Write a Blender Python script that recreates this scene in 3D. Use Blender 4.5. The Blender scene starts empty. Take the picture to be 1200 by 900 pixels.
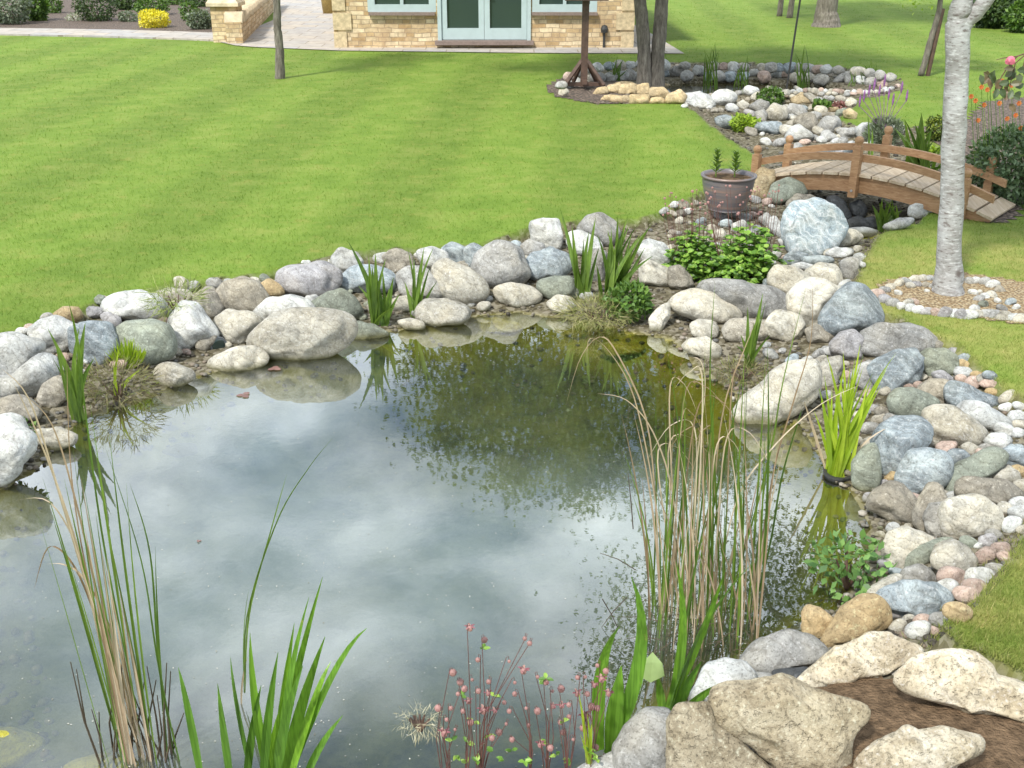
import bpy, bmesh, math, random
import numpy as np
from mathutils import Vector, Matrix
R = math.radians
random.seed(7); rng = np.random.default_rng(7)
C = bpy.context.scene.collection
scene = bpy.context.scene

# ------------------------------------------------------------ camera
F = 1250.0; CX, CY = 600.0, 450.0; H = 2.2; TH = R(23.5)
ct, st = math.cos(TH), math.sin(TH)
cam_d = bpy.data.cameras.new('camera'); cam = bpy.data.objects.new('camera', cam_d); C.objects.link(cam)
cam.location = (0, 0, H); cam.rotation_euler = (R(90) - TH, 0, 0)
cam_d.sensor_width = 36; cam_d.lens = F / 1200 * 36; cam_d.clip_end = 2000; cam_d.clip_start = 0.05
scene.camera = cam

# ------------------------------------------------------------ world and sun
SUN_EL, SUN_AZ = R(52), R(215)        # azimuth clockwise from +Y
world = bpy.data.worlds.new('World'); scene.world = world; world.use_nodes = True
nt = world.node_tree; nt.nodes.clear()
wo = nt.nodes.new('ShaderNodeOutputWorld'); bg = nt.nodes.new('ShaderNodeBackground')
sky = nt.nodes.new('ShaderNodeTexSky'); sky.sky_type = 'NISHITA'; sky.sun_disc = False
sky.sun_elevation = SUN_EL; sky.sun_rotation = SUN_AZ; sky.air_density = 1.2; sky.dust_density = 1.5
tc = nt.nodes.new('ShaderNodeTexCoord')
mp = nt.nodes.new('ShaderNodeMapping'); mp.inputs['Scale'].default_value = (1, 1, 1.6); mp.inputs['Location'].default_value = (0.35, 0.1, 0.2)
nz = nt.nodes.new('ShaderNodeTexNoise'); nz.inputs['Scale'].default_value = 3.2; nz.inputs['Detail'].default_value = 7; nz.inputs['Roughness'].default_value = 0.55
rp = nt.nodes.new('ShaderNodeValToRGB')
rp.color_ramp.elements[0].position = 0.36; rp.color_ramp.elements[0].color = (0.25, 0.25, 0.25, 1)
rp.color_ramp.elements[1].position = 0.62; rp.color_ramp.elements[1].color = (1, 1, 1, 1)
nz2 = nt.nodes.new('ShaderNodeTexNoise'); nz2.inputs['Scale'].default_value = 4.5; nz2.inputs['Detail'].default_value = 5
rp2 = nt.nodes.new('ShaderNodeValToRGB')
rp2.color_ramp.elements[0].position = 0.4; rp2.color_ramp.elements[0].color = (3.4, 4.5, 5.9, 1)
rp2.color_ramp.elements[1].position = 0.62; rp2.color_ramp.elements[1].color = (21, 21.8, 22.4, 1)
mx = nt.nodes.new('ShaderNodeMix'); mx.data_type = 'RGBA'
L = nt.links.new
L(tc.outputs['Generated'], mp.inputs['Vector']); L(mp.outputs[0], nz.inputs['Vector']); L(mp.outputs[0], nz2.inputs['Vector'])
L(nz.outputs[0], rp.inputs[0]); L(nz2.outputs[0], rp2.inputs[0])
L(rp.outputs[0], mx.inputs['Factor']); L(sky.outputs[0], mx.inputs['A']); L(rp2.outputs[0], mx.inputs['B'])
L(mx.outputs['Result'], bg.inputs['Color']); bg.inputs['Strength'].default_value = 0.10
L(bg.outputs[0], wo.inputs['Surface'])
sd = bpy.data.lights.new('sun', 'SUN'); sd.energy = 3.6; sd.angle = R(5); sd.color = (1, 0.96, 0.88)
sun = bpy.data.objects.new('sun', sd); C.objects.link(sun)
sdir = Vector((math.sin(SUN_AZ) * math.cos(SUN_EL), math.cos(SUN_AZ) * math.cos(SUN_EL), math.sin(SUN_EL)))
sun.rotation_euler = sdir.to_track_quat('Z', 'Y').to_euler(); sun.location = (0, 0, 30)
vs = scene.view_settings; vs.view_transform = 'Standard'; vs.look = 'None'; vs.gamma = 1; vs.use_curve_mapping = False
vs.exposure = 0.5
scene.cycles.max_bounces = 8; scene.cycles.transparent_max_bounces = 16
scene.cycles.use_denoising = True

# ------------------------------------------------------------ helpers
CAM = np.array([0, 0, H]); RT = np.array([1., 0, 0]); UP = np.array([0, st, ct]); FW = np.array([0, ct, -st])
def ray(px, py): return FW + (px - CX) / F * RT - (py - CY) / F * UP
def at(px, py, z=0.0):
    r = ray(px, py); return CAM + r * ((z - H) / r[2])
def atY(px, py, Y):
    r = ray(px, py); return CAM + r * (Y / r[1])
def proj(p):
    q = np.asarray(p) - CAM; zc = q @ FW
    return CX + F * (q @ RT) / zc, CY - F * (q @ UP) / zc

def tag(o, label=None, cat=None, group=None, kind=None):
    if label: o['label'] = label
    if cat: o['category'] = cat
    if group: o['group'] = group
    if kind: o['kind'] = kind
    return o
def empty(name, loc, label, cat, group=None, rz=0):
    o = bpy.data.objects.new(name, None); C.objects.link(o); o.location = loc; o.rotation_euler = (0, 0, rz); o.empty_display_size = 0.1
    return tag(o, label, cat, group)
def link(name, me, mat, parent=None, smooth=False, origin=None):
    """verts are in world space (or parent space when parent has moved); origin shifts the object's origin"""
    if mat is not None:
        for m in (mat if isinstance(mat, (list, tuple)) else [mat]): me.materials.append(m)
    o = bpy.data.objects.new(name, me); C.objects.link(o)
    if smooth: me.polygons.foreach_set('use_smooth', [True] * len(me.polygons))
    if parent is not None:
        o.parent = parent
        o.location = (0, 0, 0)
    return o
class MB:
    def __init__(s, origin=(0, 0, 0)): s.v = []; s.f = []; s.n = 0; s.o = np.array(origin, float)
    def add(s, v, f):
        v = np.asarray(v, float).reshape(-1, 3) - s.o
        s.v.append(v); n = s.n
        s.f += [tuple(i + n for i in q) for q in f]; s.n += len(v); return s
    def box(s, c, size, rot=None, taper=1.0):
        x, y, z = [q / 2 for q in size]
        v = np.array([(-x, -y, -z), (x, -y, -z), (x, y, -z), (-x, y, -z), (-x * taper, -y * taper, z), (x * taper, -y * taper, z), (x * taper, y * taper, z), (-x * taper, y * taper, z)])
        if rot is not None: v = v @ np.array(rot).T
        return s.add(v + np.array(c), [(0, 3, 2, 1), (4, 5, 6, 7), (0, 1, 5, 4), (1, 2, 6, 5), (2, 3, 7, 6), (3, 0, 4, 7)])
    def tube(s, pts, rad, n=8, cap=True):
        pts = [np.array(p, float) for p in pts]; m = len(pts)
        if np.isscalar(rad): rad = [rad] * m
        v = []
        prev = None
        for i, p in enumerate(pts):
            t = pts[min(i + 1, m - 1)] - pts[max(i - 1, 0)]; t /= np.linalg.norm(t) + 1e-9
            if prev is None:
                a = np.array([0, 0, 1.]) if abs(t[2]) < .9 else np.array([1., 0, 0]); u = np.cross(t, a)
            else: u = prev - t * (prev @ t)
            u /= np.linalg.norm(u) + 1e-9; w = np.cross(t, u); prev = u
            for k in range(n):
                a = 2 * math.pi * k / n; v.append(p + rad[i] * (math.cos(a) * u + math.sin(a) * w))
        f = [(i * n + k, i * n + (k + 1) % n, (i + 1) * n + (k + 1) % n, (i + 1) * n + k) for i in range(m - 1) for k in range(n)]
        if cap: f += [tuple(range(n - 1, -1, -1)), tuple((m - 1) * n + k for k in range(n))]
        return s.add(v, f)
    def lathe(s, prof, c=(0, 0, 0), n=32):
        v = [(c[0] + r * math.cos(2 * math.pi * k / n), c[1] + r * math.sin(2 * math.pi * k / n), c[2] + z) for r, z in prof for k in range(n)]
        f = [(i * n + k, i * n + (k + 1) % n, (i + 1) * n + (k + 1) % n, (i + 1) * n + k) for i in range(len(prof) - 1) for k in range(n)]
        return s.add(v, f)
    def blade(s, pts, width, n=9, side=None, fold=0.25, tipw=0.0, basew=0.6):
        """leaf ribbon along a smooth curve through 3 points (quadratic) with a V fold"""
        P = [np.array(p, float) for p in pts]
        if len(P) == 2: P = [P[0], (P[0] + P[1]) / 2, P[1]]
        ts = np.linspace(0, 1, n)
        if len(P) == 3:
            q = 2 * P[1] - 0.5 * (P[0] + P[2])
            cur = [(1 - t) ** 2 * P[0] + 2 * t * (1 - t) * q + t * t * P[2] for t in ts]
        else:
            cur = []
            m = len(P) - 1
            for t in ts:
                x = t * m; i = min(int(x), m - 1); u = x - i
                p0 = P[max(i - 1, 0)]; p1 = P[i]; p2 = P[i + 1]; p3 = P[min(i + 2, m)]
                cur.append(0.5 * ((2 * p1) + (-p0 + p2) * u + (2 * p0 - 5 * p1 + 4 * p2 - p3) * u * u + (-p0 + 3 * p1 - 3 * p2 + p3) * u ** 3))
        if side is None: side = np.array([random.uniform(.6, 1), random.uniform(-.6, .6), 0])
        side = np.array(side, float); side /= np.linalg.norm(side)
        v = []
        for i, t in enumerate(ts):
            tan = cur[min(i + 1, n - 1)] - cur[max(i - 1, 0)]; tan /= np.linalg.norm(tan) + 1e-9
            sd_ = side - tan * (side @ tan); sd_ /= np.linalg.norm(sd_) + 1e-9
            nn = np.cross(tan, sd_)
            w = width * 0.5 * (basew + (1 - basew) * min(1, t * 3)) * (max(0, 1 - t ** 2.6) * (1 - tipw) + tipw)
            w = max(w, width * 0.02)
            v += [cur[i] - sd_ * w, cur[i] + nn * w * fold, cur[i] + sd_ * w]
        f = []
        for i in range(n - 1):
            a = i * 3; f += [(a, a + 1, a + 4, a + 3), (a + 1, a + 2, a + 5, a + 4)]
        return s.add(v, f)
    def leaf(s, p, d, nrm, L_, W_, cup=0.15):
        p = np.array(p, float); d = np.array(d, float); d /= np.linalg.norm(d) + 1e-9
        sdv = np.cross(d, nrm); sdv /= np.linalg.norm(sdv) + 1e-9; nn = np.cross(sdv, d)
        v = [p, p + d * L_ * .3 + sdv * W_ * .5 + nn * cup * W_, p + d * L_ * .35, p + d * L_ * .3 - sdv * W_ * .5 + nn * cup * W_,
             p + d * L_ * .7 + sdv * W_ * .38 + nn * cup * W_ * .6, p + d * L_ * .7 - nn * 0, p + d * L_ * .7 - sdv * W_ * .38 + nn * cup * W_ * .6, p + d * L_ - nn * cup * L_ * .6]
        return s.add(v, [(0, 1, 2), (0, 2, 3), (1, 4, 5, 2), (2, 5, 6, 3), (4, 7, 5), (5, 7, 6)])
    def build(s, name, mat, parent=None, smooth=False):
        me = bpy.data.meshes.new(name)
        v = np.concatenate(s.v) if s.v else np.zeros((0, 3))
        me.from_pydata(v.tolist(), [], s.f); me.update()
        return link(name, me, mat, parent, smooth)
def cloud_mesh(name, pts, dirs, nrms, Ls, Ws, mat, parent=None, origin=(0, 0, 0)):
    """many 4-vertex folded leaves, vectorised"""
    pts = np.asarray(pts); n = len(pts)
    d = dirs / (np.linalg.norm(dirs, axis=1, keepdims=True) + 1e-9)
    s_ = np.cross(d, nrms); s_ /= np.linalg.norm(s_, axis=1, keepdims=True) + 1e-9
    nn = np.cross(s_, d)
    Ls = np.broadcast_to(Ls, (n,))[:, None]; Ws = np.broadcast_to(Ws, (n,))[:, None]
    a = pts; b = pts + d * Ls * .45 + s_ * Ws * .5 + nn * Ws * .12; c = pts + d * Ls; e = pts + d * Ls * .45 - s_ * Ws * .5 + nn * Ws * .12
    V = np.stack([a, b, c, e], 1).reshape(-1, 3) - np.array(origin)
    me = bpy.data.meshes.new(name); me.vertices.add(4 * n); me.vertices.foreach_set('co', V.ravel())
    me.loops.add(4 * n); me.loops.foreach_set('vertex_index', np.arange(4 * n, dtype=np.int32))
    me.polygons.add(n); me.polygons.foreach_set('loop_start', np.arange(0, 4 * n, 4, dtype=np.int32))
    me.update(calc_edges=True); me.validate()
    return link(name, me, mat, parent)
def rdir(n):
    v = rng.normal(size=(n, 3)); return v / np.linalg.norm(v, axis=1, keepdims=True)
def fourier(n=14, freq=3.0, seed=0):
    r = np.random.default_rng(seed); K = r.normal(size=(n, 3)) * freq; ph = r.uniform(0, 6.28, n); A = 1 / np.sqrt(1 + np.linalg.norm(K, axis=1) / freq)
    return lambda p: (np.sin(p @ K.T + ph) * A).sum(1) / math.sqrt(n)

# ------------------------------------------------------------ materials
def mat_new(name):
    m = bpy.data.materials.new(name); m.use_nodes = True; t = m.node_tree; t.nodes.clear()
    o = t.nodes.new('ShaderNodeOutputMaterial'); b = t.nodes.new('ShaderNodeBsdfPrincipled'); t.links.new(b.outputs[0], o.inputs[0])
    return m, t, b, o
def nd(t, ty, **kw):
    n = t.nodes.new(ty)
    for k, v in kw.items():
        if k in n.inputs.keys(): n.inputs[k].default_value = v
        else: setattr(n, k, v)
    return n
def ramp(t, src, stops):
    r = t.nodes.new('ShaderNodeValToRGB'); e = r.color_ramp.elements
    while len(e) < len(stops): e.new(0.5)
    for i, (p, c) in enumerate(stops):
        e[i].position = p; e[i].color = (*c, 1) if hasattr(c, '__len__') else (c, c, c, 1)
    t.links.new(src, r.inputs[0]); return r.outputs[0]
def mixc(t, fac, a, b, blend='MIX'):
    m = t.nodes.new('ShaderNodeMix'); m.data_type = 'RGBA'; m.blend_type = blend
    for k, s in (('Factor', fac), ('A', a), ('B', b)):
        if isinstance(s, (int, float)): m.inputs[k].default_value = s
        elif isinstance(s, tuple): m.inputs[k].default_value = (*s, 1)
        else: t.links.new(s, m.inputs[k])
    return m.outputs['Result']
def noise(t, vec, scale, detail=4, rough=.55, dist=0):
    n = nd(t, 'ShaderNodeTexNoise', Scale=scale, Detail=detail, Roughness=rough, Distortion=dist)
    if vec is not None: t.links.new(vec, n.inputs['Vector'])
    return n.outputs[0]
def bump(t, b, h, strength=.4, dist=.01):
    n = nd(t, 'ShaderNodeBump', Strength=strength, Distance=dist); t.links.new(h, n.inputs['Height']); t.links.new(n.outputs[0], b.inputs['Normal']); return n
def simple(name, col, rough=.6, var=.25, scale=20, bstr=.2, bdist=.005, metal=0, spec=.5):
    m, t, b, o = mat_new(name); g = nd(t, 'ShaderNodeNewGeometry'); v = g.outputs['Position']
    n = noise(t, v, scale, 6); c1 = tuple(x * (1 - var) for x in col); c2 = tuple(min(1, x * (1 + var)) for x in col)
    t.links.new(ramp(t, n, [(.3, c1), (.7, c2)]), b.inputs['Base Color']); b.inputs['Roughness'].default_value = rough; b.inputs['Metallic'].default_value = metal
    b.inputs['Specular IOR Level'].default_value = spec
    if bstr: bump(t, b, noise(t, v, scale * 3, 5), bstr, bdist)
    return m
def leafmat(name, cols, trans=.3, rough=.5, patch=None, veins=False):
    m, t, b, o = mat_new(name); g = nd(t, 'ShaderNodeNewGeometry')
    r = g.outputs['Random Per Island']; n = len(cols)
    col = ramp(t, r, [(i / max(1, n - 1), c) for i, c in enumerate(cols)])
    nn = noise(t, g.outputs['Position'], 9, 3)
    col = mixc(t, .35, col, mixc(t, 1.0, col, ramp(t, nn, [(.3, .55), (.7, 1.5)]), 'MULTIPLY'))
    if veins:
        mv = nd(t, 'ShaderNodeMapping'); mv.inputs['Scale'].default_value = (160, 160, 5); t.links.new(g.outputs['Position'], mv.inputs[0]); vn = noise(t, mv.outputs[0], 1, 2)
        col = mixc(t, 1.0, col, ramp(t, vn, [(.3, (.62, .66, .6)), (.7, (1.25, 1.2, 1.2))]), 'MULTIPLY')
        col = mixc(t, ramp(t, noise(t, g.outputs['Position'], 22, 4, .7), [(.66, 0.), (.74, .55)]), col, (.34, .28, .10)); bump(t, b, vn, .4, .002)
    t.links.new(col, b.inputs['Base Color']); b.inputs['Roughness'].default_value = rough
    tr = nd(t, 'ShaderNodeBsdfTranslucent'); t.links.new(mixc(t, 1.0, col, (1.2, 1.25, .5), 'MULTIPLY'), tr.inputs['Color'])
    ms = nd(t, 'ShaderNodeMixShader', Fac=trans); t.links.new(b.outputs[0], ms.inputs[1]); t.links.new(tr.outputs[0], ms.inputs[2]); t.links.new(ms.outputs[0], o.inputs[0])
    return m

WZ = -0.22     # water level
STONE = {}
def stonemat(key, cols, vein=0, pit=0, rough=.75, sc=9):
    m, t, b, o = mat_new('stone_' + key)
    tcn = nd(t, 'ShaderNodeTexCoord'); oi = nd(t, 'ShaderNodeObjectInfo'); g = nd(t, 'ShaderNodeNewGeometry')
    vm = nd(t, 'ShaderNodeVectorMath', operation='SCALE'); t.links.new(oi.outputs['Random'], vm.inputs['Scale']); vm.inputs[0].default_value = (13, 37, 29)
    va = nd(t, 'ShaderNodeVectorMath', operation='ADD'); t.links.new(tcn.outputs['Object'], va.inputs[0]); t.links.new(vm.outputs[0], va.inputs[1]); v = va.outputs[0]
    n1 = noise(t, v, sc, 6, .65, .6)
    c = ramp(t, n1, [(.3, cols[0]), (.5, cols[1]), (.68, cols[2])])
    # per stone tint
    hs = nd(t, 'ShaderNodeHueSaturation'); mr = nd(t, 'ShaderNodeMapRange'); mr.inputs[3].default_value = .78; mr.inputs[4].default_value = 1.18
    t.links.new(oi.outputs['Random'], mr.inputs[0]); t.links.new(mr.outputs[0], hs.inputs['Value']); t.links.new(c, hs.inputs['Color']); c = hs.outputs[0]
    n2 = noise(t, v, 4.5, 4, .6); c = mixc(t, ramp(t, n2, [(.42, 0.), (.62, .55)]), c, mixc(t, 1., c, (.82, .76, .64), 'MULTIPLY'))
    sp = noise(t, v, 130, 3, .7); c = mixc(t, ramp(t, sp, [(.54, 0.), (.66, .75)]), c, mixc(t, 1., c, (.42, .42, .4), 'MULTIPLY'))
    c = mixc(t, ramp(t, noise(t, v, 11, 7, .75, 1.), [(.52, 0.), (.66, .55)]), c, mixc(t, 1., c, (.45, .43, .40), 'MULTIPLY'))
    c = mixc(t, ramp(t, noise(t, v, 60, 4, .7), [(.56, 0.), (.72, .5)]), c, tuple(min(.75, x * 1.5 + .08) for x in cols[2]))
    w = nd(t, 'ShaderNodeTexWave', Scale=6.5, Distortion=14, Detail=5, bands_direction='DIAGONAL'); w.inputs['Detail Scale'].default_value = 1.1
    t.links.new(v, w.inputs['Vector'])
    if vein: c = mixc(t, ramp(t, w.outputs[1], [(.88, 0.), (.99, vein)]), c, (.72, .74, .74))
    c = mixc(t, ramp(t, w.outputs[1], [(.0, .45), (.12, 0.)]), c, mixc(t, 1., c, (.55, .52, .48), 'MULTIPLY'))
    # wet algae band at the waterline
    sx = nd(t, 'ShaderNodeSeparateXYZ'); t.links.new(g.outputs['Position'], sx.inputs[0])
    ad = nd(t, 'ShaderNodeMath', operation='MULTIPLY_ADD'); t.links.new(n2, ad.inputs[0]); ad.inputs[1].default_value = .05; t.links.new(sx.outputs[2], ad.inputs[2])
    mr2 = nd(t, 'ShaderNodeMapRange'); t.links.new(ad.outputs[0], mr2.inputs[0]); mr2.inputs[1].default_value = WZ + .075; mr2.inputs[2].default_value = WZ + .035; mr2.inputs[3].default_value = 0; mr2.inputs[4].default_value = .8
    # only pond stones (y<9) get the band
    lt = nd(t, 'ShaderNodeMath', operation='LESS_THAN'); t.links.new(sx.outputs[1], lt.inputs[0]); lt.inputs[1].default_value = 9
    mm = nd(t, 'ShaderNodeMath', operation='MULTIPLY'); t.links.new(mr2.outputs[0], mm.inputs[0]); t.links.new(lt.outputs[0], mm.inputs[1])
    c = mixc(t, mm.outputs[0], c, (.12, .11, .035)) if key != 'Y' else c
    t.links.new(c, b.inputs['Base Color']); b.inputs['Roughness'].default_value = rough; b.inputs['Specular IOR Level'].default_value = .35
    h = mixc(t, .12, noise(t, v, 24, 9, .75), w.outputs[1]) if not pit else mixc(t, .22, noise(t, v, 14, 10, .72), ramp(t, noise(t, v, 60, 4, .6), [(.33, 0.), (.42, 1.)]))
    bump(t, b, h, .9 if not pit else 1., .02)
    STONE[key] = m; return m
def tri(c, lo=.66, hi=1.35): return [tuple(x * lo for x in c), c, tuple(min(.8, x * hi) for x in c)]
stonemat('W', tri((.51, .525, .515), .52)); stonemat('C', tri((.455, .435, .37), .55)); stonemat('G', tri((.34, .34, .325), .6, 1.4)); stonemat('B', tri((.27, .315, .34), .55, 1.6), vein=.14)
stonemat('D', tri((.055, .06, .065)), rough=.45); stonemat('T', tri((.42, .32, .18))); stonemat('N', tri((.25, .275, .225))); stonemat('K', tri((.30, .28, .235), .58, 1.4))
stonemat('P', tri((.44, .34, .29))); stonemat('L', tri((.35, .345, .355), .62)); stonemat('M', [(.22, .29, .34), (.38, .45, .48), (.56, .60, .61)], vein=.6)
stonemat('S', [(.20, .16, .10), (.36, .31, .22), (.50, .45, .34)], pit=1, sc=6); stonemat('Y', tri((.42, .38, .05), .5, 1.4)); stonemat('Q', [(.30, .24, .16), (.56, .50, .38), (.70, .65, .54)], pit=1, sc=7); stonemat('H', tri((.48, .38, .23)), pit=1)
COLN = dict(S='tawny', W='off-white', C='cream', G='grey', B='blue-grey', D='dark slate', T='tan', N='green-grey', K='brown-grey', P='pink', L='lilac-grey', M='blue-white', Y='algae-yellow', Q='pale limestone', H='honey')
# ------------------------------------------------------------ terrain outlines (from the photo, projected on the ground plane)
def P2(s): return [tuple(map(float, q.split(','))) for q in s.split()]
def gp(s, z): return np.array([at(x, y, z)[:2] for x, y in P2(s)])
WATER = gp('-160,1010 -220,760 -160,650 0,578 30,562 62,540 72,512 100,492 140,480 175,470 215,448 262,436 310,420 352,416 400,402 430,394 470,388 512,382 560,372 605,368 645,374 690,378 740,392 778,398 800,415 815,440 850,455 865,480 905,492 935,500 948,520 975,560 1005,590 1015,640 1010,675 985,700 950,735 915,765 885,785 850,790 815,810 800,850 740,900 640,925 480,960 200,1000', WZ)
BANK = gp('-160,1120 -420,900 -330,560 -120,440 0,392 60,376 130,350 210,330 300,322 400,298 470,290 560,288 620,268 700,256 750,256 785,248 805,236 828,222 880,215 905,205 1070,250 1060,262 1030,272 1012,300 1002,330 1010,362 1050,372 1085,392 1118,402 1145,428 1175,455 1200,468 1300,520 1320,570 1215,606 1185,650 1145,700 1100,738 1120,760 1200,800 1300,860 1300,1000 900,1100', 0)
STREAM = gp('905,215 886,182 850,160 815,132 790,112 770,106 830,99 905,101 950,108 1000,112 1005,124 980,140 1010,150 1075,150 1100,175 1120,215 1075,262 1000,240', 0)
POND2 = gp('652,100 668,90 700,80 745,73 800,72 870,72 950,75 1015,82 1056,93 1060,104 1030,113 980,117 900,112 840,112 800,118 760,120 700,122 660,112', 0)
W2 = gp('742,103 745,94 800,90 860,90 930,92 985,96 985,101 930,102 870,103 800,108', 0)
BIRCH = gp('1028,345 1040,333 1075,325 1130,322 1185,330 1230,340 1260,360 1240,380 1195,378 1150,372 1100,366 1050,356', 0)
SHEDGE = gp('1190,262 1195,240 1290,230 1400,300 1400,180 1240,110 1160,120 1130,150 1080,150 1120,180 1150,215 1130,255', 0)
def inside(poly, x, y):
    r = np.zeros(x.shape, bool); n = len(poly); j = n - 1
    for i in range(n):
        xi, yi = poly[i]; xj, yj = poly[j]
        if yi != yj:
            r ^= ((yi > y) != (yj > y)) & (x < (xj - xi) * (y - yi) / (yj - yi) + xi)
        j = i
    return r
def pdist(poly, x, y):
    d = np.full(x.shape, 1e9); n = len(poly)
    for i in range(n):
        a = poly[i]; b = poly[(i + 1) % n]; ab = b - a; L2 = ab @ ab + 1e-12
        t = np.clip(((x - a[0]) * ab[0] + (y - a[1]) * ab[1]) / L2, 0, 1)
        d = np.minimum(d, np.hypot(x - a[0] - t * ab[0], y - a[1] - t * ab[1]))
    return d
SOILC = at(1010, 850, .1)
def ground(x, y):
    """height and how much of it is pond bed instead of turf"""
    x = np.asarray(x, float); y = np.asarray(y, float); z = np.zeros(x.shape); bed = np.zeros(x.shape)
    near = (np.abs(x) < 14) & (y < 24) & (y > -2)
    xs = x[near]; ys = y[near]; zz = np.zeros(xs.shape); bb = np.zeros(xs.shape)
    inw = inside(WATER, xs, ys); inb = inside(BANK, xs, ys) & ~inw
    dw = pdist(WATER, xs, ys); db = pdist(BANK, xs, ys)
    zz = np.where(inw, WZ - np.minimum(.42, .03 + dw * .75), zz)
    t = dw / (dw + db + 1e-6); zz = np.where(inb, (WZ + .0) * (1 - t) + (-.075) * t + .0 * np.sin(np.pi * t), zz)
    bb = np.where(inw | inb, 1., 0)
    bb = np.where(~(inw | inb), np.clip(1 - db / .03, 0, 1), bb)
    for poly, dep in ((STREAM, .10), (POND2, .04)):
        i = inside(poly, xs, ys) & ~inb & ~inw; d = pdist(poly, xs, ys)
        zz = np.where(i, -np.minimum(dep, d * .4), zz); bb = np.where(i, 1, bb)
    i = inside(W2, xs, ys); zz = np.where(i, -.25, zz)
    # dark hollow below the bridge
    hx, hy = at(1000, 248)[:2]; zz = np.where(bb > 0, zz - .22 * np.exp(-(((xs - hx) / .45) ** 2 + ((ys - hy) / .3) ** 2)), zz)
    # soil mound lower right
    m = np.exp(-(((xs - SOILC[0]) / .75) ** 2 + ((ys - SOILC[1]) / .45) ** 2)); zz = zz + .12 * m
    z[near] = zz; bed[near] = bb
    return z, bed
def gz(x, y): return float(ground(np.array([x]), np.array([y]))[0][0])
def hit(px, py, lift=0.0):
    """first point along the pixel's ray that lies on the ground raised by lift"""
    r = ray(px, py); ts = np.linspace(2.0, 30, 2800); p = CAM[None] + ts[:, None] * r[None]
    z, _ = ground(p[:, 0], p[:, 1]); k = np.argmax(p[:, 2] < z + lift)
    return p[k]

def axis(lo, hi, fine_lo, fine_hi, st_, far):
    a = list(np.arange(fine_lo, fine_hi, st_)); s_ = st_; v = fine_hi
    while v < hi: a.append(v); s_ *= far; v += s_
    s_ = st_; v = fine_lo
    b = []
    while v > lo: s_ *= far; v -= s_; b.append(v)
    return np.array(sorted(set(b + a)))
gx = axis(-400, 400, -5.2, 6.4, .055, 1.25); gy = np.array(sorted(set(list(axis(-60, 11, 1.4, 10.6, .055, 1.25)) + list(np.arange(10.7, 19, .11)) + [19.3, 20, 21, 23, 26, 30, 36, 45, 60, 90, 140, 220, 400, 700])))
X, Y = np.meshgrid(gx, gy); Z, BED = ground(X.ravel(), Y.ravel())
me = bpy.data.meshes.new('lawn'); nv = X.size; me.vertices.add(nv); me.vertices.foreach_set('co', np.stack([X.ravel(), Y.ravel(), Z], 1).ravel())
nx, ny = len(gx), len(gy); ii, jj = np.meshgrid(np.arange(nx - 1), np.arange(ny - 1)); a = (jj * nx + ii).ravel()
q = np.stack([a, a + 1, a + nx + 1, a + nx], 1).astype(np.int32)
me.loops.add(q.size); me.loops.foreach_set('vertex_index', q.ravel()); me.polygons.add(len(q)); me.polygons.foreach_set('loop_start', np.arange(0, q.size, 4, dtype=np.int32)); me.update(calc_edges=True)
at_ = me.attributes.new('bed', 'FLOAT', 'POINT'); at_.data.foreach_set('value', BED)
m, t, b, o_ = mat_new('ground'); g = nd(t, 'ShaderNodeNewGeometry'); v = g.outputs['Position']
def lawn_colour(t, v):
    """broad patches and faint painted mowing sheen, shared by the turf and its blades"""
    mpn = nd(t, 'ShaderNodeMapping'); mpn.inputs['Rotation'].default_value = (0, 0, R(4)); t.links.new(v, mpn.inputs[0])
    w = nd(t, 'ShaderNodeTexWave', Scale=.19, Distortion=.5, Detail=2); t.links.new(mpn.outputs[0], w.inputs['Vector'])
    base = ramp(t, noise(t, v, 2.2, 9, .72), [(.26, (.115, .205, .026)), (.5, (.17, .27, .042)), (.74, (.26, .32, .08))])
    band = ramp(t, w.outputs[1], [(.25, .93), (.75, 1.08)])  # light and dark sheen of the leaning mown blades, painted as a tint
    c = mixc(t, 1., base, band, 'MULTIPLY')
    pn = noise(t, v, 5, 5, .7); c = mixc(t, ramp(t, pn, [(.55, 0.), (.72, .5)]), c, (.33, .31, .09))
    # drier thin turf near the pond's right bank
    sx = nd(t, 'ShaderNodeSeparateXYZ'); t.links.new(v, sx.inputs[0])
    a1 = nd(t, 'ShaderNodeMapRange'); t.links.new(sx.outputs[0], a1.inputs[0]); a1.inputs[1].default_value = .9; a1.inputs[2].default_value = 1.5
    a2 = nd(t, 'ShaderNodeMapRange'); t.links.new(sx.outputs[1], a2.inputs[0]); a2.inputs[1].default_value = 8.6; a2.inputs[2].default_value = 7.4
    am = nd(t, 'ShaderNodeMath', operation='MULTIPLY'); t.links.new(a1.outputs[0], am.inputs[0]); t.links.new(a2.outputs[0], am.inputs[1])
    dry = mixc(t, 1.0, am.outputs[0], ramp(t, noise(t, v, 3.2, 5, .65), [(.36, 0.15), (.62, .75)]), 'MULTIPLY')
    return mixc(t, dry, c, (.38, .37, .13))
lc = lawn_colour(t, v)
mud = ramp(t, noise(t, v, 14, 6, .7), [(.3, (.03, .025, .015)), (.5, (.07, .06, .035)), (.7, (.14, .125, .07))])  # mud colour, darkened to paint in occlusion shade between the stones
vor = nd(t, 'ShaderNodeTexVoronoi', Scale=38); t.links.new(v, vor.inputs['Vector'])
vs1 = nd(t, 'ShaderNodeSeparateColor'); t.links.new(vor.outputs['Color'], vs1.inputs[0])
peb = mixc(t, .55, mud, ramp(t, vs1.outputs[0], [(.1, (.05, .04, .02)), (.5, (.17, .15, .10)), (.9, (.34, .31, .24))]))
alg = ramp(t, noise(t, v, 2.6, 6, .65, .5), [(.36, (.05, .065, .012)), (.5, (.25, .25, .025)), (.66, (.42, .38, .03))])
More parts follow.
